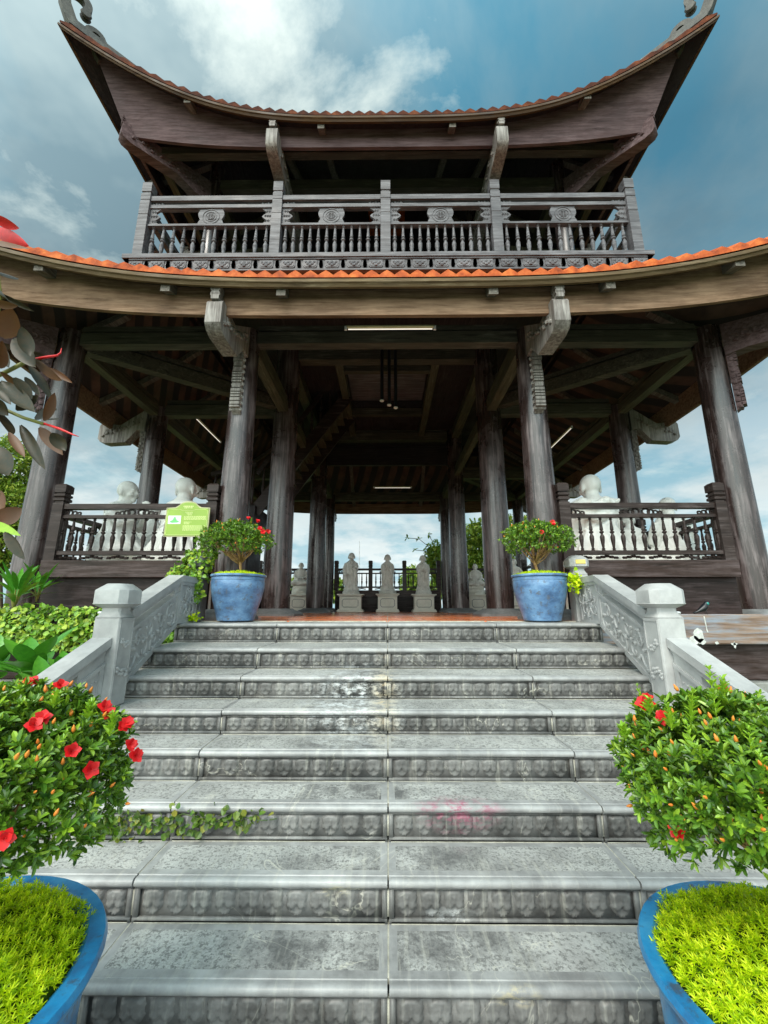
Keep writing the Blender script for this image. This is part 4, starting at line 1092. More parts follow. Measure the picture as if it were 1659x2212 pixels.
for i, (x, y, Y, n, L, sd, lb) in enumerate(((60, 1455, 3.3, 16, .3, 1, 'broad leaved green plant under the creeper hedge, tallest of the clump'), (150, 1460, 3.15, 12, .24, 2, 'broad leaved green plant growing against the stone balustrade'),
                                  (-30, 1455, 3.5, 14, .3, 3, 'broad leaved green plant cut by the photo edge below the hedge'), (100, 1490, 2.85, 12, .22, 5, 'low broad leaved plant directly behind the flowering azalea'))):
    rosplant('broad_leaf_plant', lb, 'plant', at(x, y, Y)-V((0, 0, .12)), n, L, L*.5, M['broad'], sd, (.3, 1.35), .3, 6, 'broad leaved plants below the hedge')
rosplant('strap_leaf_plant', 'strap leaved plant at the foot of the left outer column', 'plant', at(28, 1318, 4.25), 22, .36, .06, M['broad'], 8, (.15, 1.3), .3, 6)
rosplant('strap_leaf_plant', 'sprouting pointed plant between the left outer column and the base wall', 'plant', at(78, 1300, 4.5), 9, .3, .055, M['broad'], 9, (.1, .9), .35, 6)

# ---- rubber fig reaching in from the left
fig = empty('rubber_fig', (-2.6, 2.0, GZ), 'rubber fig with big glossy leaves and red sheaths reaching in from the left', 'rubber plant')
rd = random.Random(5)
Z = lambda zx, zy: (.176*zx, 611.7+.176*zy)
FL = [((0, 130), (335, 330), 60, 0), ((30, 670), (140, 345), 205, 1), ((370, 890), (260, 540), 125, 0), ((160, 680), (345, 950), 170, 0), ((0, 1040), (120, 740), 150, 1),
      ((420, 950), (650, 1185), 130, 1), ((600, 1040), (845, 1195), 60, 1), ((0, 1090), (310, 1345), 110, 1), ((0, 1200), (385, 1540), 150, 0), ((180, 1155), (385, 1365), 115, 0),
      ((310, 1150), (475, 1350), 80, 0), ((200, 1560), (435, 1375), 120, 0), ((360, 1010), (625, 1335), 95, 0), ((420, 1660), (610, 1520), 130, 0), ((540, 1690), (715, 1375), 100, 1),
      ((520, 1680), (715, 1640), 55, 0), ((250, 1740), (500, 2220), 105, 0), ((480, 1770), (715, 2055), 110, 1), ((630, 1840), (795, 2040), 115, 0), ((-20, 1560), (165, 1810), 190, 0),
      ((110, 1830), (290, 2115), 75, 1), ((-60, 1300), (95, 1430), 70, 0), ((-90, 240), (120, 300), 90, 1), ((-120, 700), (60, 960), 140, 0), ((-100, 1420), (40, 1600), 130, 0), ((-160, 900), (10, 1150), 130, 0)]
lst = [(Z(*a), Z(*b), w*.176, m) for a, b, w, m in FL]
lst += [((-18, 470), (34, 492), 20, 2), ((-15, 498), (58, 529), 27, 2), ((-20, 520), (62, 552), 24, 1), ((-20, 585), (34, 607), 20, 0), ((-25, 610), (22, 640), 24, 0),
        ((-8, 1130), (41, 1098), 30, 1), ((8, 1150), (46, 1203), 17, 0), ((-25, 1128), (20, 1142), 14, 3), ((-30, 960), (10, 1010), 40, 0), ((-40, 1060), (0, 1100), 40, 1)]
mats = [M['fig'], M['figback'], M['figred'], M['shoot']]; 
for k, (a, b, w, m) in enumerate(lst):
    Y = 2.0+rd.uniform(-.1, .12); p, q = at(*a, Y), at(*b, Y+rd.uniform(-.09, .05)); L = (q-p).length; zc = 2.05
    view = (V((0, 0, HC))-p).normalized(); n = (view*.8+rvec(rd)*.6+V((0, 0, .25 if m != 1 else -.3))).normalized()
    mb = MB(); leaf(mb, p, q-p, n, L*1.08, w/900*zc*1.4, 0, rd.uniform(.0, .25), 8, .3 if k % 2 else .45)
    mb.build('leaf', mats[m], fig, p, smooth=True)
for pts, r, mt, nm in (([(62, 778), (98, 772), (124, 768), (131, 762), (133, 752)], [.006, .008, .006, .004, .0015], 'figred', 'bud_sheath'), ([(92, 914), (128, 926), (158, 939), (170, 943)], [.006, .007, .0045, .0015], 'figred', 'bud_sheath'),
                       ([(-60, 850), (0, 880), (50, 902), (95, 916)], .009, 'figstem', 'branch'), ([(-60, 830), (0, 810), (30, 795), (64, 777)], .011, 'figstem', 'branch'),
                       ([(-60, 520), (-10, 560), (0, 640), (-20, 760), (-50, 900)], .012, 'figstem', 'branch'), ([(-50, 1180), (-10, 1130), (-5, 1060), (-50, 930)], .011, 'figstem', 'branch')):
    mb = MB(); mb.tube([at(x, y, 2.03) for x, y in pts], r, 7); mb.build(nm, M[mt], fig, at(*pts[0], 2.03), smooth=True)
mb = MB(); mb.tube([V((-2.6, 2.05, GZ)), V((-2.55, 2.02, -.3)), V((-2.35, 2.03, .7)), V((-2.2, 2.03, 1.7))], [.04, .035, .025, .015], 8); mb.build('trunk', M['bark'], fig, (-2.6, 2.05, GZ), smooth=True)

# ---- trees
def tree(label, base, blobs, n, L, seed, mat='tree', twigs=(), group=None):
    rd = random.Random(seed); base = V(base); o = empty('tree', base, label, 'tree', group)
    tr = MB(); top = sum((V(b[0]) for b in blobs), V((0, 0, 0)))/len(blobs)
    tr.tube([base, lerp(base, top, .4)+V((.05, 0, 0)), lerp(base, top, .8)], [.09, .07, .045], 8)
    mb = MB()
    for c, r in blobs:
        c = V(c); s = lerp(base, top, rd.uniform(.45, .8))
        for j in range(5):
            e = c+V([rvec(rd)[i]*r[i]*.7 for i in range(3)]); tr.tube([s, lerp(s, e, .5)+rvec(rd)*.08, e], [.035, .022, .008], 5)
            for q in range(3): tr.tube([lerp(s, e, .7), e+V([rvec(rd)[i]*r[i]*.4 for i in range(3)])], [.012, .004], 4)
        for i in range(n//len(blobs)):
            v = rvec(rd); k = rd.uniform(.35, 1)**.5*(1+.35*MN.noise(v*2.2+c)); p = c+V((v.x*r[0], v.y*r[1], v.z*r[2]))*k
            for q in range(4):
                d = (rvec(rd)+v*.4+V((0, 0, -.25))).normalized(); l = L*rd.uniform(.6, 1.25); leaf(mb, p+rvec(rd)*L*.6, d, (V((0, 0, 1))+rvec(rd)*.7).normalized(), l, l*.45, 0, .2)
    for t in twigs:
        tr.tube(t, .012, 5)
        for p in t[1:]:
            for q in range(5): d = rvec(rd); leaf(mb, V(p), d, V((0, 0, 1)), L, L*.45, 0, .2)
    mb.build('crown', M[mat], o, top); tr.build('trunk', M['bark'], o, base, smooth=True)
    return o
def blob(x, y, Y, rx, rz, ry=None): return (at(x, y, Y), (rx, ry or rx, rz))
p = at(25, 1300, 8.5)
tree('leafy tree seen between the rubber fig leaves and the left outer column', (p.x, 8.5, GZ), [blob(15, 1010, 8.5, .55, .6), blob(35, 1090, 8.5, .45, .5), blob(5, 1170, 8.5, .6, .5), blob(-60, 1080, 8.7, .7, .9)], 2600, .1, 3)
p = at(1085, 1300, 17)
tree('tall yellowish tree behind the right hand rear railing', (p.x, 17, GZ), [blob(1085, 1150, 17, .5, .8), blob(1030, 1170, 17, .55, .8), blob(1015, 1225, 17, .6, .6), blob(1090, 1225, 17, .5, .7), blob(1150, 1160, 17.3, .7, .9)], 1700, .2, 4)
p = at(945, 1300, 16)
tw = [[at(935, 1200, 16), at(925, 1180, 16), at(905, 1164, 16), at(880, 1162, 16)], [at(940, 1200, 16), at(915, 1190, 16), at(897, 1188, 16)], [at(945, 1195, 16), at(935, 1170, 16), at(925, 1155, 16)]]
tree('slender tree with drooping red tipped twigs beside the right standing statue', (p.x, 16, GZ), [blob(942, 1205, 16, .32, .5), blob(955, 1235, 16, .35, .4)], 520, .17, 5, 'tree', tw)
for i, (x, y, Y, r, h, lb) in enumerate(((886, 1262, 24, .55, .9, 'far green treetop showing between the middle and right standing statues'), (903, 1268, 26, .5, .7, 'far yellow green treetop left of the right standing statue'), (726, 1275, 25, .4, .6, 'far small treetop behind the left end of the rear railing'), (948, 1268, 27, .6, .7, 'far treetop right of the right standing statue'), (640, 1272, 24, .9, .6, 'far treetop behind the seated statue on the left'))):
    p = at(x, y, Y); tree(lb, (p.x, Y, GZ), [(p, (r, r, h))], 330, .2, 20+i, 'tree', (), 'far treetops behind the rear railing')
mst = empty('mast', at(775, 1300, 18)-V((0, 0, 1.5)), 'thin pale mast rising behind the left standing statue', 'mast')
mb = MB(); a = at(775, 1300, 18); mb.tube([(a.x, 18, GZ), (a.x, 18, at(775, 1168, 18).z)], [.025, .012], 6); mb.build('pole', M['white'], mst)
# ================================================================= statues
def body(mb, rings, folds=11, seed=0, n=40):
    R = []
    for (z, rx, ry, ox, oy, am) in rings:
        R.append([(ox+rx*cos(t)*(1+1.7*am*sin(folds*t+seed+z*5)+am*.6*sin(5*t-z*9)), oy+ry*sin(t)*(1+am*sin(folds*t+seed+z*5)), z) for t in [2*pi*j/n for j in range(n)]])
    mb.loft(R)
def head(mb, x, y, z, r, yaw=0, beard=False, tilt=0):
    Rm = Matrix.Rotation(yaw, 3, 'Z')@Matrix.Rotation(tilt, 3, 'X'); c = V((x, y, z))
    E = lambda o, q, n=10, k=7: mb.ell(c+Rm@V((o[0]*r, o[1]*r, o[2]*r)), (q[0]*r, q[1]*r, q[2]*r), n, k, 0, Rm)
    E((0, 0, .2), (.92, 1.05, 1.0), 16, 12); E((0, -.3, -.35), (.72, .72, .85), 14, 10)          # skull, jaw
    E((0, -1.02, -.22), (.16, .22, .34)); E((0, -.98, -.38), (.24, .18, .14))                     # nose
    for s in (-1, 1):
        E((s*.36, -.93, .08), (.3, .16, .09)); E((s*.36, -.9, -.08), (.19, .13, .1))              # brow, eye
        E((s*.95, .08, -.2), (.12, .24, .52)); E((s*.5, -.72, -.45), (.26, .3, .26))              # ear, cheek
    E((0, -.93, -.68), (.3, .14, .07)); E((0, -.9, -.8), (.24, .15, .07)); E((0, -.78, -1.02), (.32, .25, .2))   # lips, chin
    if beard: E((0, -.85, -1.25), (.34, .25, .45))
    mb.tube([c+Rm@V((0, .1*r, -.6*r)), V((x, y+.1*r, z-1.9*r))], [.62*r, .75*r], 12)
def hand(mb, c, d, up, s, curl=.3, thumb=1):
    """palm and five fingers; d finger direction, up back of the hand"""
    c, d, up = V(c), V(d).normalized(), V(up).normalized(); a = d.cross(up).normalized()
    Rm = Matrix((a, d, up)).transposed()
    mb.ell(c, (.042*s, .05*s, .018*s), 8, 6, 0, Rm)
    for i, l in enumerate((.062, .074, .069, .052)):
        b = c+d*(.035*s)+a*((i-1.5)*.02*s); m = b+d*(l*.5*s)-up*(curl*.01*s); e = m+d*(l*.5*s*(1-curl*.5))-up*(curl*.045*s)
        mb.tube([b, m, e], [.011*s, .01*s, .007*s], 6)
    b = c-d*.02*s+a*(thumb*.035*s); mb.tube([b, b+d*.03*s+a*(thumb*.025*s), b+d*.06*s+a*(thumb*.018*s)], [.013*s, .012*s, .008*s], 6)
def statue(label, c, H, pose, rz, mat, seed=0, vox=.009, group='pale stone monk statues'):
    mb = MB()
    if pose in ('pray', 'chest', 'hold'):
        mb.loft([[(.24*k*cos(t)*(1+.12*MN.noise(V((cos(t)*2, sin(t)*2, z*9+seed)))), .2*k*sin(t), z) for t in [2*pi*j/24 for j in range(24)]] for z, k in ((0, 1), (.05, 1.02), (.085, .9), (.1, .6))])
        body(mb, [(.08, .17, .13, 0, 0, .05), (.1, .205, .15, 0, 0, .07), (.16, .18, .135, 0, 0, .07), (.3, .14, .115, 0, 0, .055), (.45, .135, .11, 0, 0, .045), (.58, .138, .105, 0, 0, .035), (.68, .15, .1, 0, 0, .02), (.755, .148, .092, 0, 0, .012), (.79, .1, .08, 0, 0, 0), (.81, .06, .055, 0, 0, 0)], 13, seed)
        head(mb, 0, -.015, .895, .084, 0, pose != 'pray')
        for s in (-1, 1):
            if pose == 'pray' or (pose == 'chest' and s > 0) or pose == 'hold':
                hx, hz = (s*.022, .665) if pose == 'pray' else ((.05, .66) if pose == 'chest' else (s*.075, .6))
                el = V((s*.145, -.06, .56)); wr = V((hx*1.5, -.15, hz-.05))
                mb.tube([(s*.125, 0, .735), (s*.15, -.01, .66), el, lerp(el, wr, .5), wr], [.05, .055, .055, .045, .03], 10)
                if pose == 'pray': hand(mb, (hx, -.155, hz), (-s*.1, -.1, 1), (s, 0, 0), .95, .02, -s)
                elif pose == 'chest': hand(mb, (hx-.03, -.165, hz), (-1, -.1, .25), (0, -1, .2), .95, .6, 1)
                else: hand(mb, (hx, -.165, hz), (-s*1, -.1, .1), (0, -1, 0), .9, .6, s)
                # hanging sleeve with folds
                for q, (dx, w, zz) in enumerate(((-.012*s, .045, .2), (-.03*s, .04, .26))):
                    R = [[(el.x*k1+s*.01+dx+w*f*cos(t)*(1+.12*sin(5*t+seed)), el.y-.05+.045*f*sin(t)-q*.02, z) for t in [2*pi*j/14 for j in range(14)]] for z, f, k1 in ((zz, .45, .95), (zz+.03, .8, .97), (.4, .95, .95), (.52, 1, .9), (.62, .6, .85))]
                    mb.loft(R)
            else:
                mb.tube([(s*.145, 0, .735), (s*.19, -.02, .6), (s*.17, -.08, .47), (s*.1, -.14, .44)], [.05, .06, .055, .05], 10)
                mb.loft([[(s*.15+.07*f*cos(t), -.07+.05*f*sin(t), z) for t in [2*pi*j/14 for j in range(14)]] for z, f in ((.2, .5), (.24, .9), (.36, 1), (.48, .9))])
        if pose == 'hold': mb.ell((0, -.17, .63), (.07, .045, .05), 10, 8); mb.box((0, -.165, .67), (.12, .02, .1))
        for k in range(5):      # neckline drapes
            mb.tube([(-.13+.03*k, -.07-.012*k, .76-.01*k), (-.05+.02*k, -.105-.004*k, .68-.04*k), (.06, -.108, .6-.05*k), (.14, -.07, .52-.06*k)], .009, 5)
    else:
        kneel = pose == 'kneel_pray'
        body(mb, [(0, .34, .26, 0, -.02, .03), (.06, .37, .3, 0, -.03, .05), (.16, .36, .29, 0, -.03, .06), (.27, .28, .22, 0, 0, .05), (.4, .2, .15, 0, .02, .035), (.52, .205, .135, 0, .02, .025), (.63, .22, .125, 0, .02, .012), (.69, .19, .11, 0, .015, 0), (.725, .1, .08, 0, .01, 0), (.75, .07, .07, 0, 0, 0)], 15, seed)
        head(mb, 0, -.02, .868, .112, 0, False, 0)
        for s in (-1, 1):
            if kneel or pose == 'seat_pray':
                el = V((s*.22, -.1, .45)); wr = V((s*.035, -.25, .56))
                mb.tube([(s*.19, .01, .62), (s*.24, -.02, .54), el, lerp(el, wr, .5), wr], [.06, .06, .055, .042, .032], 10)
                hand(mb, (s*.022, -.265, .62), (-s*.08, -.05, 1), (s, 0, 0), 1.25, .02, -s)
            else:
                el = V((s*.25, -.06, .36)); wr = V((s*.16, -.23, .3))
                mb.tube([(s*.19, .01, .62), (s*.24, -.0, .5), el, lerp(el, wr, .5), wr], [.065, .065, .06, .045, .034], 10)
                hand(mb, (s*.13, -.27, .3), (-s*.4, -1, -.1), (0, -.1, 1), 1.2, .5, -s)
            mb.ell((s*.24, -.2, .12), (.17, .14, .1), 12, 8)       # knees
        for k in range(7):                                          # drapes across back and lap
            mb.tube([(-.2+.02*k, .12-.03*abs(k-3)/3, .6-.05*k), (-.05, .165, .5-.06*k), (.1, .165, .42-.06*k), (.22, .1, .36-.055*k)], .011, 5)
            mb.tube([(-.33, -.12, .2-.02*k), (-.1, -.31, .14-.018*k), (.1, -.31, .13-.018*k), (.33, -.12, .2-.02*k)], .01, 5)
        if pose == 'seat_dragon':
            pts = [(-.15, .15, .64), (-.02, .17, .66), (.1, .16, .6), (.2, .1, .66), (.3, .05, .6), (.4, .02, .56)]
            mb.tube(pts, [.045, .055, .05, .055, .05, .03], 9)
            for j in range(16): f = j/15*4.99; i = int(f); p = lerp(V(pts[i]), V(pts[i+1]), f-i); mb.ell(p+V((.02*sin(j*2.1), .035, .03*cos(j*1.7))), (.026, .026, .026), 6, 4)
            pts = [(-.02, .18, .5), (.1, .19, .46), (.22, .16, .5), (.3, .1, .47)]; mb.tube(pts, [.03, .04, .035, .02], 8)
    Rm = Matrix.Rotation(rz, 3, 'Z'); c = V(c)
    k = .86 if pose in ('pray', 'chest', 'hold') else 1
    mb.v = [tuple(c+Rm@(V((p[0]*(k if p[2] < .8 else 1), p[1], p[2]))*H)) for p in mb.v]
    o = mb.build('monk_statue', mat, None, c, smooth=True)
    md = o.modifiers.new('merge', 'REMESH'); md.mode = 'VOXEL'; md.voxel_size = vox; md.use_smooth_shade = True
    return tag(o, label, 'statue', group)
def pedestal(label, x, y, z1, w, d, z0=.012):
    o = empty('pedestal', (x, y, z0), label, 'pedestal', 'pale stone pedestals under the statues')
    h = z1-z0; mb = MB()
    mb.box((x, y, z0+.05*h), (w, d, .1*h), 0, 0, .01); mb.box((x, y, z0+.13*h), (w*.93, d*.93, .055*h)); mb.box((x, y, z0+.5*h), (w*.82, d*.82, .7*h)); mb.box((x, y, z1-.1*h), (w*.88, d*.88, .06*h))
    mb.build('block', M['pedestal'], o)
    mb = MB(); mb.box((x, y, z1-.035*h), (w*1.02, d*1.02, .07*h), 0, 0, .008); mb.build('top_slab', M['pedestal'], o)
    mb = MB(); a, b = w*.3, h*.22; yy = y-d*.41-.002; zc = z0+.5*h; k = .04
    pts = [(x-a+k, yy, zc-b), (x+a-k, yy, zc-b), (x+a, yy, zc-b+k), (x+a, yy, zc+b-k), (x+a-k, yy, zc+b), (x-a+k, yy, zc+b), (x-a, yy, zc+b-k), (x-a, yy, zc-b+k), (x-a+k, yy, zc-b)]
    mb.tube(pts, .007, 4); mb.build('incised_panel', M['darkstone'], o)
def rock(label, x, y, z0, z1, w, seed, parent=None):
    mb = MB(); rd = random.Random(seed); n = 20
    mb.loft([[(x+w*k*cos(t)*(1+.25*MN.noise(V((cos(t)*2, sin(t)*2, seed+z*6)))), y+w*.8*k*sin(t)*(1+.25*MN.noise(V((cos(t)*2, sin(t)*2, seed+9+z*6)))), lerp(z0, z1, z)) for t in [2*pi*j/n for j in range(n)]] for z, k in ((0, 1), (.3, 1.05), (.55, .9), (.8, .95), (1, .8))])
    return tag(mb.build('rock_seat', M['pedestal'], None, (x, y, z0)), label, 'rock')
for x, pose, sd, w, zt, hh, lb in ((-1.05, 'chest', 1, .74, .515, 1.2, 'standing monk statue with one hand at its chest, in front of the rear railing'), (0.0, 'pray', 2, .66, .525, 1.14, 'standing monk statue with palms joined in prayer, middle of three'),
                              (1.03, 'hold', 3, .68, .51, 1.13, 'standing smiling monk statue holding an alms bowl, near the red tipped twigs')):
    statue(lb, (x, 12.2, zt), hh, pose, 0, M['marble_grey'], sd, .009)
    pedestal({1: 'pedestal under the statue with one hand at its chest', 2: 'pedestal under the praying statue of the three', 3: 'pedestal under the statue holding a bowl'}[sd], x, 12.2, zt, w, .56)
def seated(label, x, y, z, H, pose, rz, sd, mat='marble', vox=.013, ped=.0, pl=None, rk=None):
    statue(label, (x, y, z), H, pose, rz, M[mat], sd, vox)
    if ped: pedestal(pl, x, y, ped, H*.85, H*.7)
    if rk: rock(rk, x, y, ped or .012, z+.01, H*.37, sd)
p = at(650, 1240, 12)
seated('seated monk statue framed between the left inner columns', p.x, 12, .74, .66, 'seat', .15, 4, 'marble_grey', .012, .5, 'pedestal of the seated statue between the left inner columns', 'rough rock under the seated statue between the left inner columns')
p = at(1027, 1240, 12)
seated('seated monk statue framed between the right inner columns', p.x, 12, .72, .64, 'seat', -.2, 5, 'marble_grey', .012, .5, 'pedestal of the seated statue between the right inner columns', 'rough rock under the seated statue between the right inner columns')
p = at(1112, 1250, 10.5)
seated('grey seated statue leaning, half hidden by the azalea near the gilt plate', p.x, 10.5, .62, .72, 'seat', -.6, 6, 'marble_grey', .013, .6, 'pedestal of the leaning seated statue behind the right pot')
# the pale statues behind the front railings
p = at(262, 1130, 6); seated('pale kneeling monk statue in profile with joined hands, behind the left railing', p.x, 6, .76, 1.24, 'kneel_pray', pi/2, 7, 'marble', .016, .74, 'plain pedestal of the kneeling statue behind the left railing')
p = at(390, 1130, 6); seated('pale bald statue seen from behind, above the green sign', p.x, 6, .72, 1.34, 'seat_pray', pi-.25, 8, 'marble', .016, .7, 'plain pedestal of the statue seen from behind above the green sign')
p = at(331, 1130, 6.7); seated('small pale statue whose round head just tops the left railing', p.x, 6.7, .8, .98, 'seat', pi+.2, 9, 'marble', .015, .78, 'plain pedestal of the small statue behind the left railing')
p = at(1287, 1130, 6); seated('tall pale statue seen from behind with a dragon over its shoulder', p.x, 6, .72, 1.37, 'seat_dragon', pi+.15, 10, 'marble', .016, .7, 'plain pedestal of the statue with the dragon')
p = at(1360, 1130, 6.3); seated('small pale statue between the dragon statue and the round headed one', p.x, 6.3, .74, .82, 'seat', pi, 11, 'marble', .014, .72, 'plain pedestal of the small statue behind the right railing')
p = at(1449, 1130, 6.1); seated('pale seated statue from behind with a flat rounded head, at the right railing', p.x, 6.1, .7, 1.06, 'seat', pi-.1, 12, 'marble', .015, .68, 'plain pedestal of the flat headed statue behind the right railing')
# red cloth behind the right railing
mb = MB(); c = at(1240, 1175, 6.6); pts = [(c.x-.09, .5), (c.x+.12, .5), (c.x+.13, .95), (c.x+.08, 1.15), (c.x+.0, 1.2), (c.x-.07, 1.1)]
mb.prism(pts, lambda a, b, t: (a, 6.6+t+.02*sin(a*40), b), -.05, .05)
tag(mb.build('red_cloth', M['redcloth'], None, (c.x, 6.6, .5)), 'red cloth hanging behind the left end of the right railing', 'cloth')

# ================================================================= green sign on the left railing
a, b = at(358, 1099, 4.64), at(444, 1158, 4.64); x0, x1, z0, z1 = a.x+.01, b.x+.02, .925, 1.262
cx = (x0+x1)/2
sg = empty('information_sign', (cx, 4.64, z0), 'green information sign with an arched top and yellow writing hung on the left railing', 'sign')
def outline(k, n=10):
    pts = [(x0+k, z0+k), (x1-k, z0+k), (x1-k, z1-k), (x1-k-.1, z1-k+.005)]
    pts += [(cx+.11*cos(t)-0*k, z1-k+.008+(.07-k*.3)*sin(t)**.9) for t in [pi*j/n for j in range(1, n)]]
    return pts+[(x0+k+.1, z1-k+.005), (x0+k, z1-k)]
fn = lambda q, z, t: (q, 4.64+t, z)
mb = MB(); mb.prism(outline(0), fn, .0, .02); mb.build('backing', M['signframe'], sg)
mb = MB(); mb.prism(outline(.012), fn, -.003, -.0005); mb.build('face', M['signface'], sg)
mb = MB(); k = .022; q = [(x0+k+.01, z0+k), (x1-k-.01, z0+k), (x1-k, z0+k+.01), (x1-k, z1-k-.012), (x1-k-.03, z1-k), (cx+.09, z1-k), (cx+.06, z1-k-.012), (cx-.06, z1-k-.012), (cx-.09, z1-k), (x0+k+.03, z1-k), (x0+k, z1-k-.012), (x0+k, z0+k+.01), (x0+k+.01, z0+k)]
mb.tube([(u, 4.6365, w) for u, w in q], .0014, 4)
rd = random.Random(3)
def words(xa, xb, z, h):
    x = xa
    while x < xb-.006:
        w = min(rd.uniform(.008, .026), xb-x); mb.prism([(x, z), (x+w, z), (x+w, z+h), (x, z+h)], fn, -.0045, -.0032); x += w+.005
words(cx-.055, cx+.06, z1+.012, .009); words(cx-.045, cx+.05, z1-.006, .007)
for i in range(4): words(cx-.03+.012*i, cx+.06, z1-.055-.011*i, .0035)
for i in range(4): words(cx-.035, x1-.035, z1-.105-.012*i, .0042)
for i in range(3): words(cx-.03, cx+.055-.012*i, z1-.17-.011*i, .0035)
for i in range(5): words(cx-.04, x1-.035-(.05 if i == 4 else 0), z1-.215-.0125*i, .0042)
mb.build('writing', M['cream_line'], sg)
px, pz = x0+.035, z1-.19
mb = MB(); mb.prism([(px, pz), (px+.145, pz), (px+.145, pz+.095), (px, pz+.095)], fn, -.005, -.0035); pic = mb.build('picture', M['picture'], sg)
mb = MB(); cxp = px+.075
mb.prism([(px+.02, pz+.02), (px+.05, pz+.012), (px+.1, pz+.014), (px+.13, pz+.022), (px+.12, pz+.034), (px+.095, pz+.045), (cxp, pz+.05), (px+.045, pz+.042), (px+.028, pz+.033)], fn, -.006, -.0052)
for i in range(3): w = .03-.008*i; z = pz+.046+i*.012; mb.prism([(cxp-w*.5, z), (cxp+w*.5, z), (cxp+w, z+.005), (cxp+w*.4, z+.01), (cxp-w*.4, z+.01), (cxp-w, z+.005)], fn, -.0065, -.0052)
mb.build('printed_view', M['picgreen'], pic)
mb = MB()
for u, w in ((x0+.012, z0+.012), (x1-.012, z0+.012), (x0+.014, z1-.012), (x1-.014, z1-.012)): mb.lathe([(.006, 0), (.004, .004)], (0, 0, 0), 8)
k = 0
for i, (u, w) in enumerate(((x0+.012, z0+.012), (x1-.012, z0+.012), (x0+.014, z1-.012), (x1-.014, z1-.012))):
    for j in range(16): X, Y, Zz = mb.v[i*16+j]; mb.v[i*16+j] = (u+X, 4.636-Zz, w+Y)
mb.build('screws', M['darkstone'], sg)

# ================================================================= bird on the edge beam
p = at(1524, 1326, 4.19); c = V((p.x, 4.19, .082))
bd = empty('bird', c, 'small black bird with a teal sheen perched on the weathered beam', 'bird')
mb = MB()
pts = [c+V((-.115, 0, .008)), c+V((-.075, 0, .022)), c+V((-.04, 0, .04)), c+V((-.008, 0, .058)), c+V((.012, 0, .078)), c+V((.022, 0, .098)), c+V((.03, 0, .112)), c+V((.034, 0, .122))]
mb.tube(pts, [.008, .011, .022, .031, .028, .02, .019, .008], 10)
mb.tube([c+V((.04, 0, .112)), c+V((.066, 0, .106))], [.007, .001], 6)
for s in (-1, 1): mb.tube([c+V((0, s*.012, .045)), c+V((.004, s*.012, .02)), c+V((.012, s*.012, .002))], [.005, .003, .003], 5)
mb.build('body', M['bird'], bd, c, smooth=True)
mb = MB(); mb.ell(c+V((.027, -.008, .098)), (.016, .016, .02), 8, 6); mb.build('throat', M['birdsheen'], bd, c, smooth=True)

# ================================================================= sky, sun, camera
w = bpy.data.worlds.new('World'); S.world = w; w.use_nodes = True
nt = w.node_tree; N, Lk = nt.nodes, nt.links; bg = N['Background']
SUN_EL, SUN_AZ = math.radians(46), math.radians(200)      # azimuth measured clockwise from +y
sky = N.new('ShaderNodeTexSky'); sky.sky_type = 'NISHITA'; sky.sun_disc = False; sky.sun_elevation = SUN_EL; sky.sun_rotation = SUN_AZ
sky.air_density = 1.3; sky.dust_density = .6; sky.ozone_density = 2.0
tc = N.new('ShaderNodeTexCoord')
def MX(f, a, b, mode='MIX'):
    m = N.new('ShaderNodeMix'); m.data_type = 'RGBA'; m.blend_type = mode
    for s_, v_ in ((m.inputs[0], f), (m.inputs[6], a), (m.inputs[7], b)):
        if isinstance(v_, (int, float)): s_.default_value = v_
        elif isinstance(v_, tuple): s_.default_value = (*v_, 1)
        else: Lk.new(v_, s_)
    return m.outputs[2]
def MT(op, a, b=0., cl=False):
    m = N.new('ShaderNodeMath'); m.operation = op; m.use_clamp = cl
    for i, v_ in enumerate((a, b)):
        if isinstance(v_, (int, float)): m.inputs[i].default_value = v_
        else: Lk.new(v_, m.inputs[i])
    return m.outputs[0]
def RP(f, st):
    r = N.new('ShaderNodeValToRGB'); e_ = r.color_ramp.elements
    while len(e_) < len(st): e_.new(.5)
    for i, (p_, c_) in enumerate(st): e_[i].position = p_; e_[i].color = (*c_, 1) if isinstance(c_, tuple) else (c_, c_, c_, 1)
    Lk.new(f, r.inputs[0]); return r.outputs[0]
sp = N.new('ShaderNodeSeparateXYZ'); Lk.new(tc.outputs['Generated'], sp.inputs[0])
zc = MT('ADD', MT('MAXIMUM', sp.outputs[2], 0.), .22)
cb = N.new('ShaderNodeCombineXYZ'); Lk.new(MT('DIVIDE', sp.outputs[0], zc), cb.inputs[0]); Lk.new(MT('DIVIDE', sp.outputs[1], zc), cb.inputs[1])
def NS(scale, det, rough, off=(0, 0, 0), dist=0., sc=(1, 1, 1)):
    m = N.new('ShaderNodeMapping'); m.inputs['Location'].default_value = off; m.inputs['Scale'].default_value = sc; Lk.new(cb.outputs[0], m.inputs[0])
    n_ = N.new('ShaderNodeTexNoise'); n_.inputs['Scale'].default_value = scale; n_.inputs['Detail'].default_value = det; n_.inputs['Roughness'].default_value = rough; n_.inputs['Distortion'].default_value = dist
    Lk.new(m.outputs[0], n_.inputs['Vector']); return n_.outputs[0]
hs = N.new('ShaderNodeHueSaturation'); hs.inputs['Hue'].default_value = .478; hs.inputs['Saturation'].default_value = 1.12; hs.inputs['Value'].default_value = 1.0; Lk.new(sky.outputs[0], hs.inputs['Color'])
blue = MX(.55, hs.outputs[0], (.85, 3.0, 4.3))
left = RP(MT('ADD', MT('MULTIPLY', sp.outputs[0], .8), .5), [(.1, 1.), (.75, 0.)])          # heavier cloud towards the left
cover = MT('ADD', NS(1.7, 7, .55, (3.1, 1.7, 0), .3), MT('MULTIPLY', left, .14))
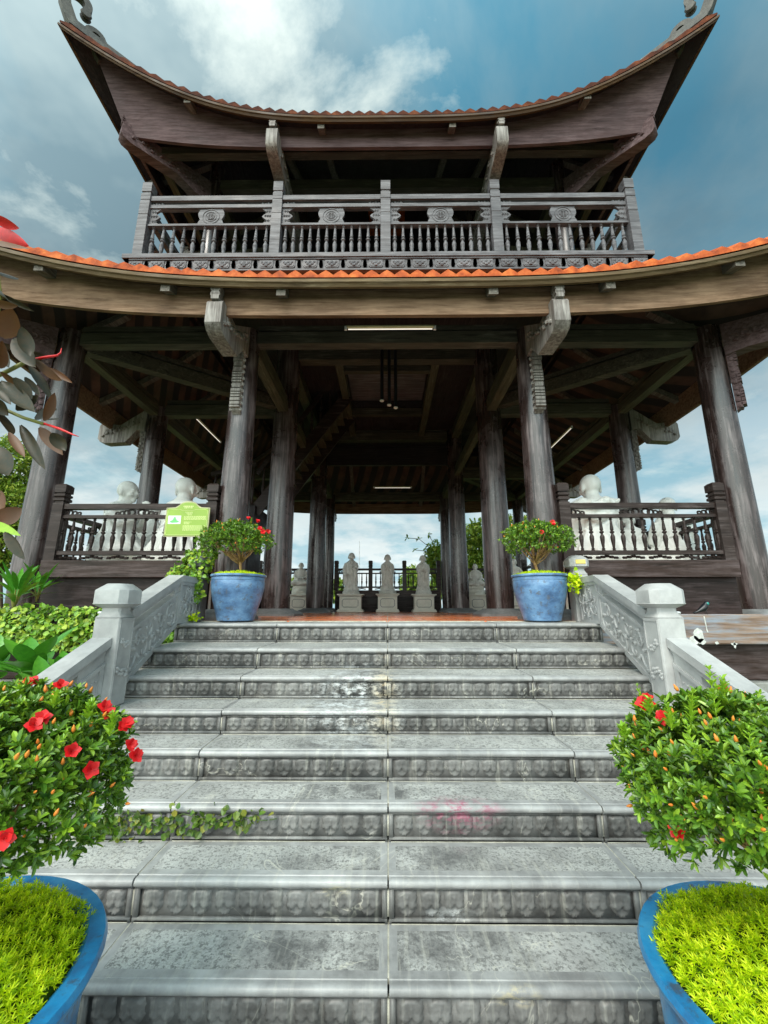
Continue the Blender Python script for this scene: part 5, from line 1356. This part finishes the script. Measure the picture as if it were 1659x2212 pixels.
grey = RP(NS(2.6, 5, .55, (7, 2, 1)), [(.35, (1.7, 2.5, 3.0)), (.6, (3.6, 4.5, 4.8))])
c1 = MX(RP(cover, [(.36, 0.), (.6, .88)]), blue, grey)
puff = RP(MT('ADD', NS(2.3, 9, .6, (1.575, 5.2, 0), .25), MT('MULTIPLY', left, .05)), [(.57, 0.), (.68, .9)])
c2 = MX(puff, c1, (5.4, 6.3, 6.4))
hz = RP(sp.outputs[2], [(0., .95), (.12, .75), (.45, .12), (.7, 0.)])
hcol = RP(NS(2.2, 6, .6, (.3, .8, 0)), [(.4, (5.4, 8., 9.2)), (.58, (11, 11.5, 11.6))])
c3 = MX(hz, c2, hcol)
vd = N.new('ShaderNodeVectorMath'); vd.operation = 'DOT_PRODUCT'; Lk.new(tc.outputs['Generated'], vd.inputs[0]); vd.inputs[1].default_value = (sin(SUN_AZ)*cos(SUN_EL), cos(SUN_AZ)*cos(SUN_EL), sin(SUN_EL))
glow = RP(vd.outputs['Value'], [(.1, (.56, .585, .575)), (.55, (1.5, 1.42, 1.3)), (.95, (4.4, 4.1, 3.6))])      # added boost: unseen sky towards the sun brightened to light the fronts, rest dimmed
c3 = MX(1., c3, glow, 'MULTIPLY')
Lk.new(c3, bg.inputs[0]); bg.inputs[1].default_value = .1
sun = bpy.data.lights.new('sun', 'SUN'); sun.energy = 1.5; sun.angle = math.radians(25); sun.color = (1, .93, .83)
so = bpy.data.objects.new('sun', sun); COL.objects.link(so)
dv = V((sin(SUN_AZ)*cos(SUN_EL), cos(SUN_AZ)*cos(SUN_EL), sin(SUN_EL))); so.rotation_euler = dv.to_track_quat('Z', 'Y').to_euler(); so.location = (0, -5, 12)
cam = bpy.data.cameras.new('camera'); co = bpy.data.objects.new('camera', cam); COL.objects.link(co); S.camera = co
cam.sensor_fit = 'VERTICAL'; cam.sensor_height = 24; cam.lens = 900/2212*24; cam.clip_start = .02; cam.clip_end = 2000
co.location = (0, 0, HC); co.rotation_euler = (pi/2+TH, 0, PS)
S.view_settings.view_transform = 'Standard'; S.view_settings.look = 'None'; S.view_settings.exposure = .75; S.view_settings.gamma = 1
S.render.resolution_x, S.render.resolution_y = 768, 1024
S.cycles.use_denoising = True; S.cycles.max_bounces = 6
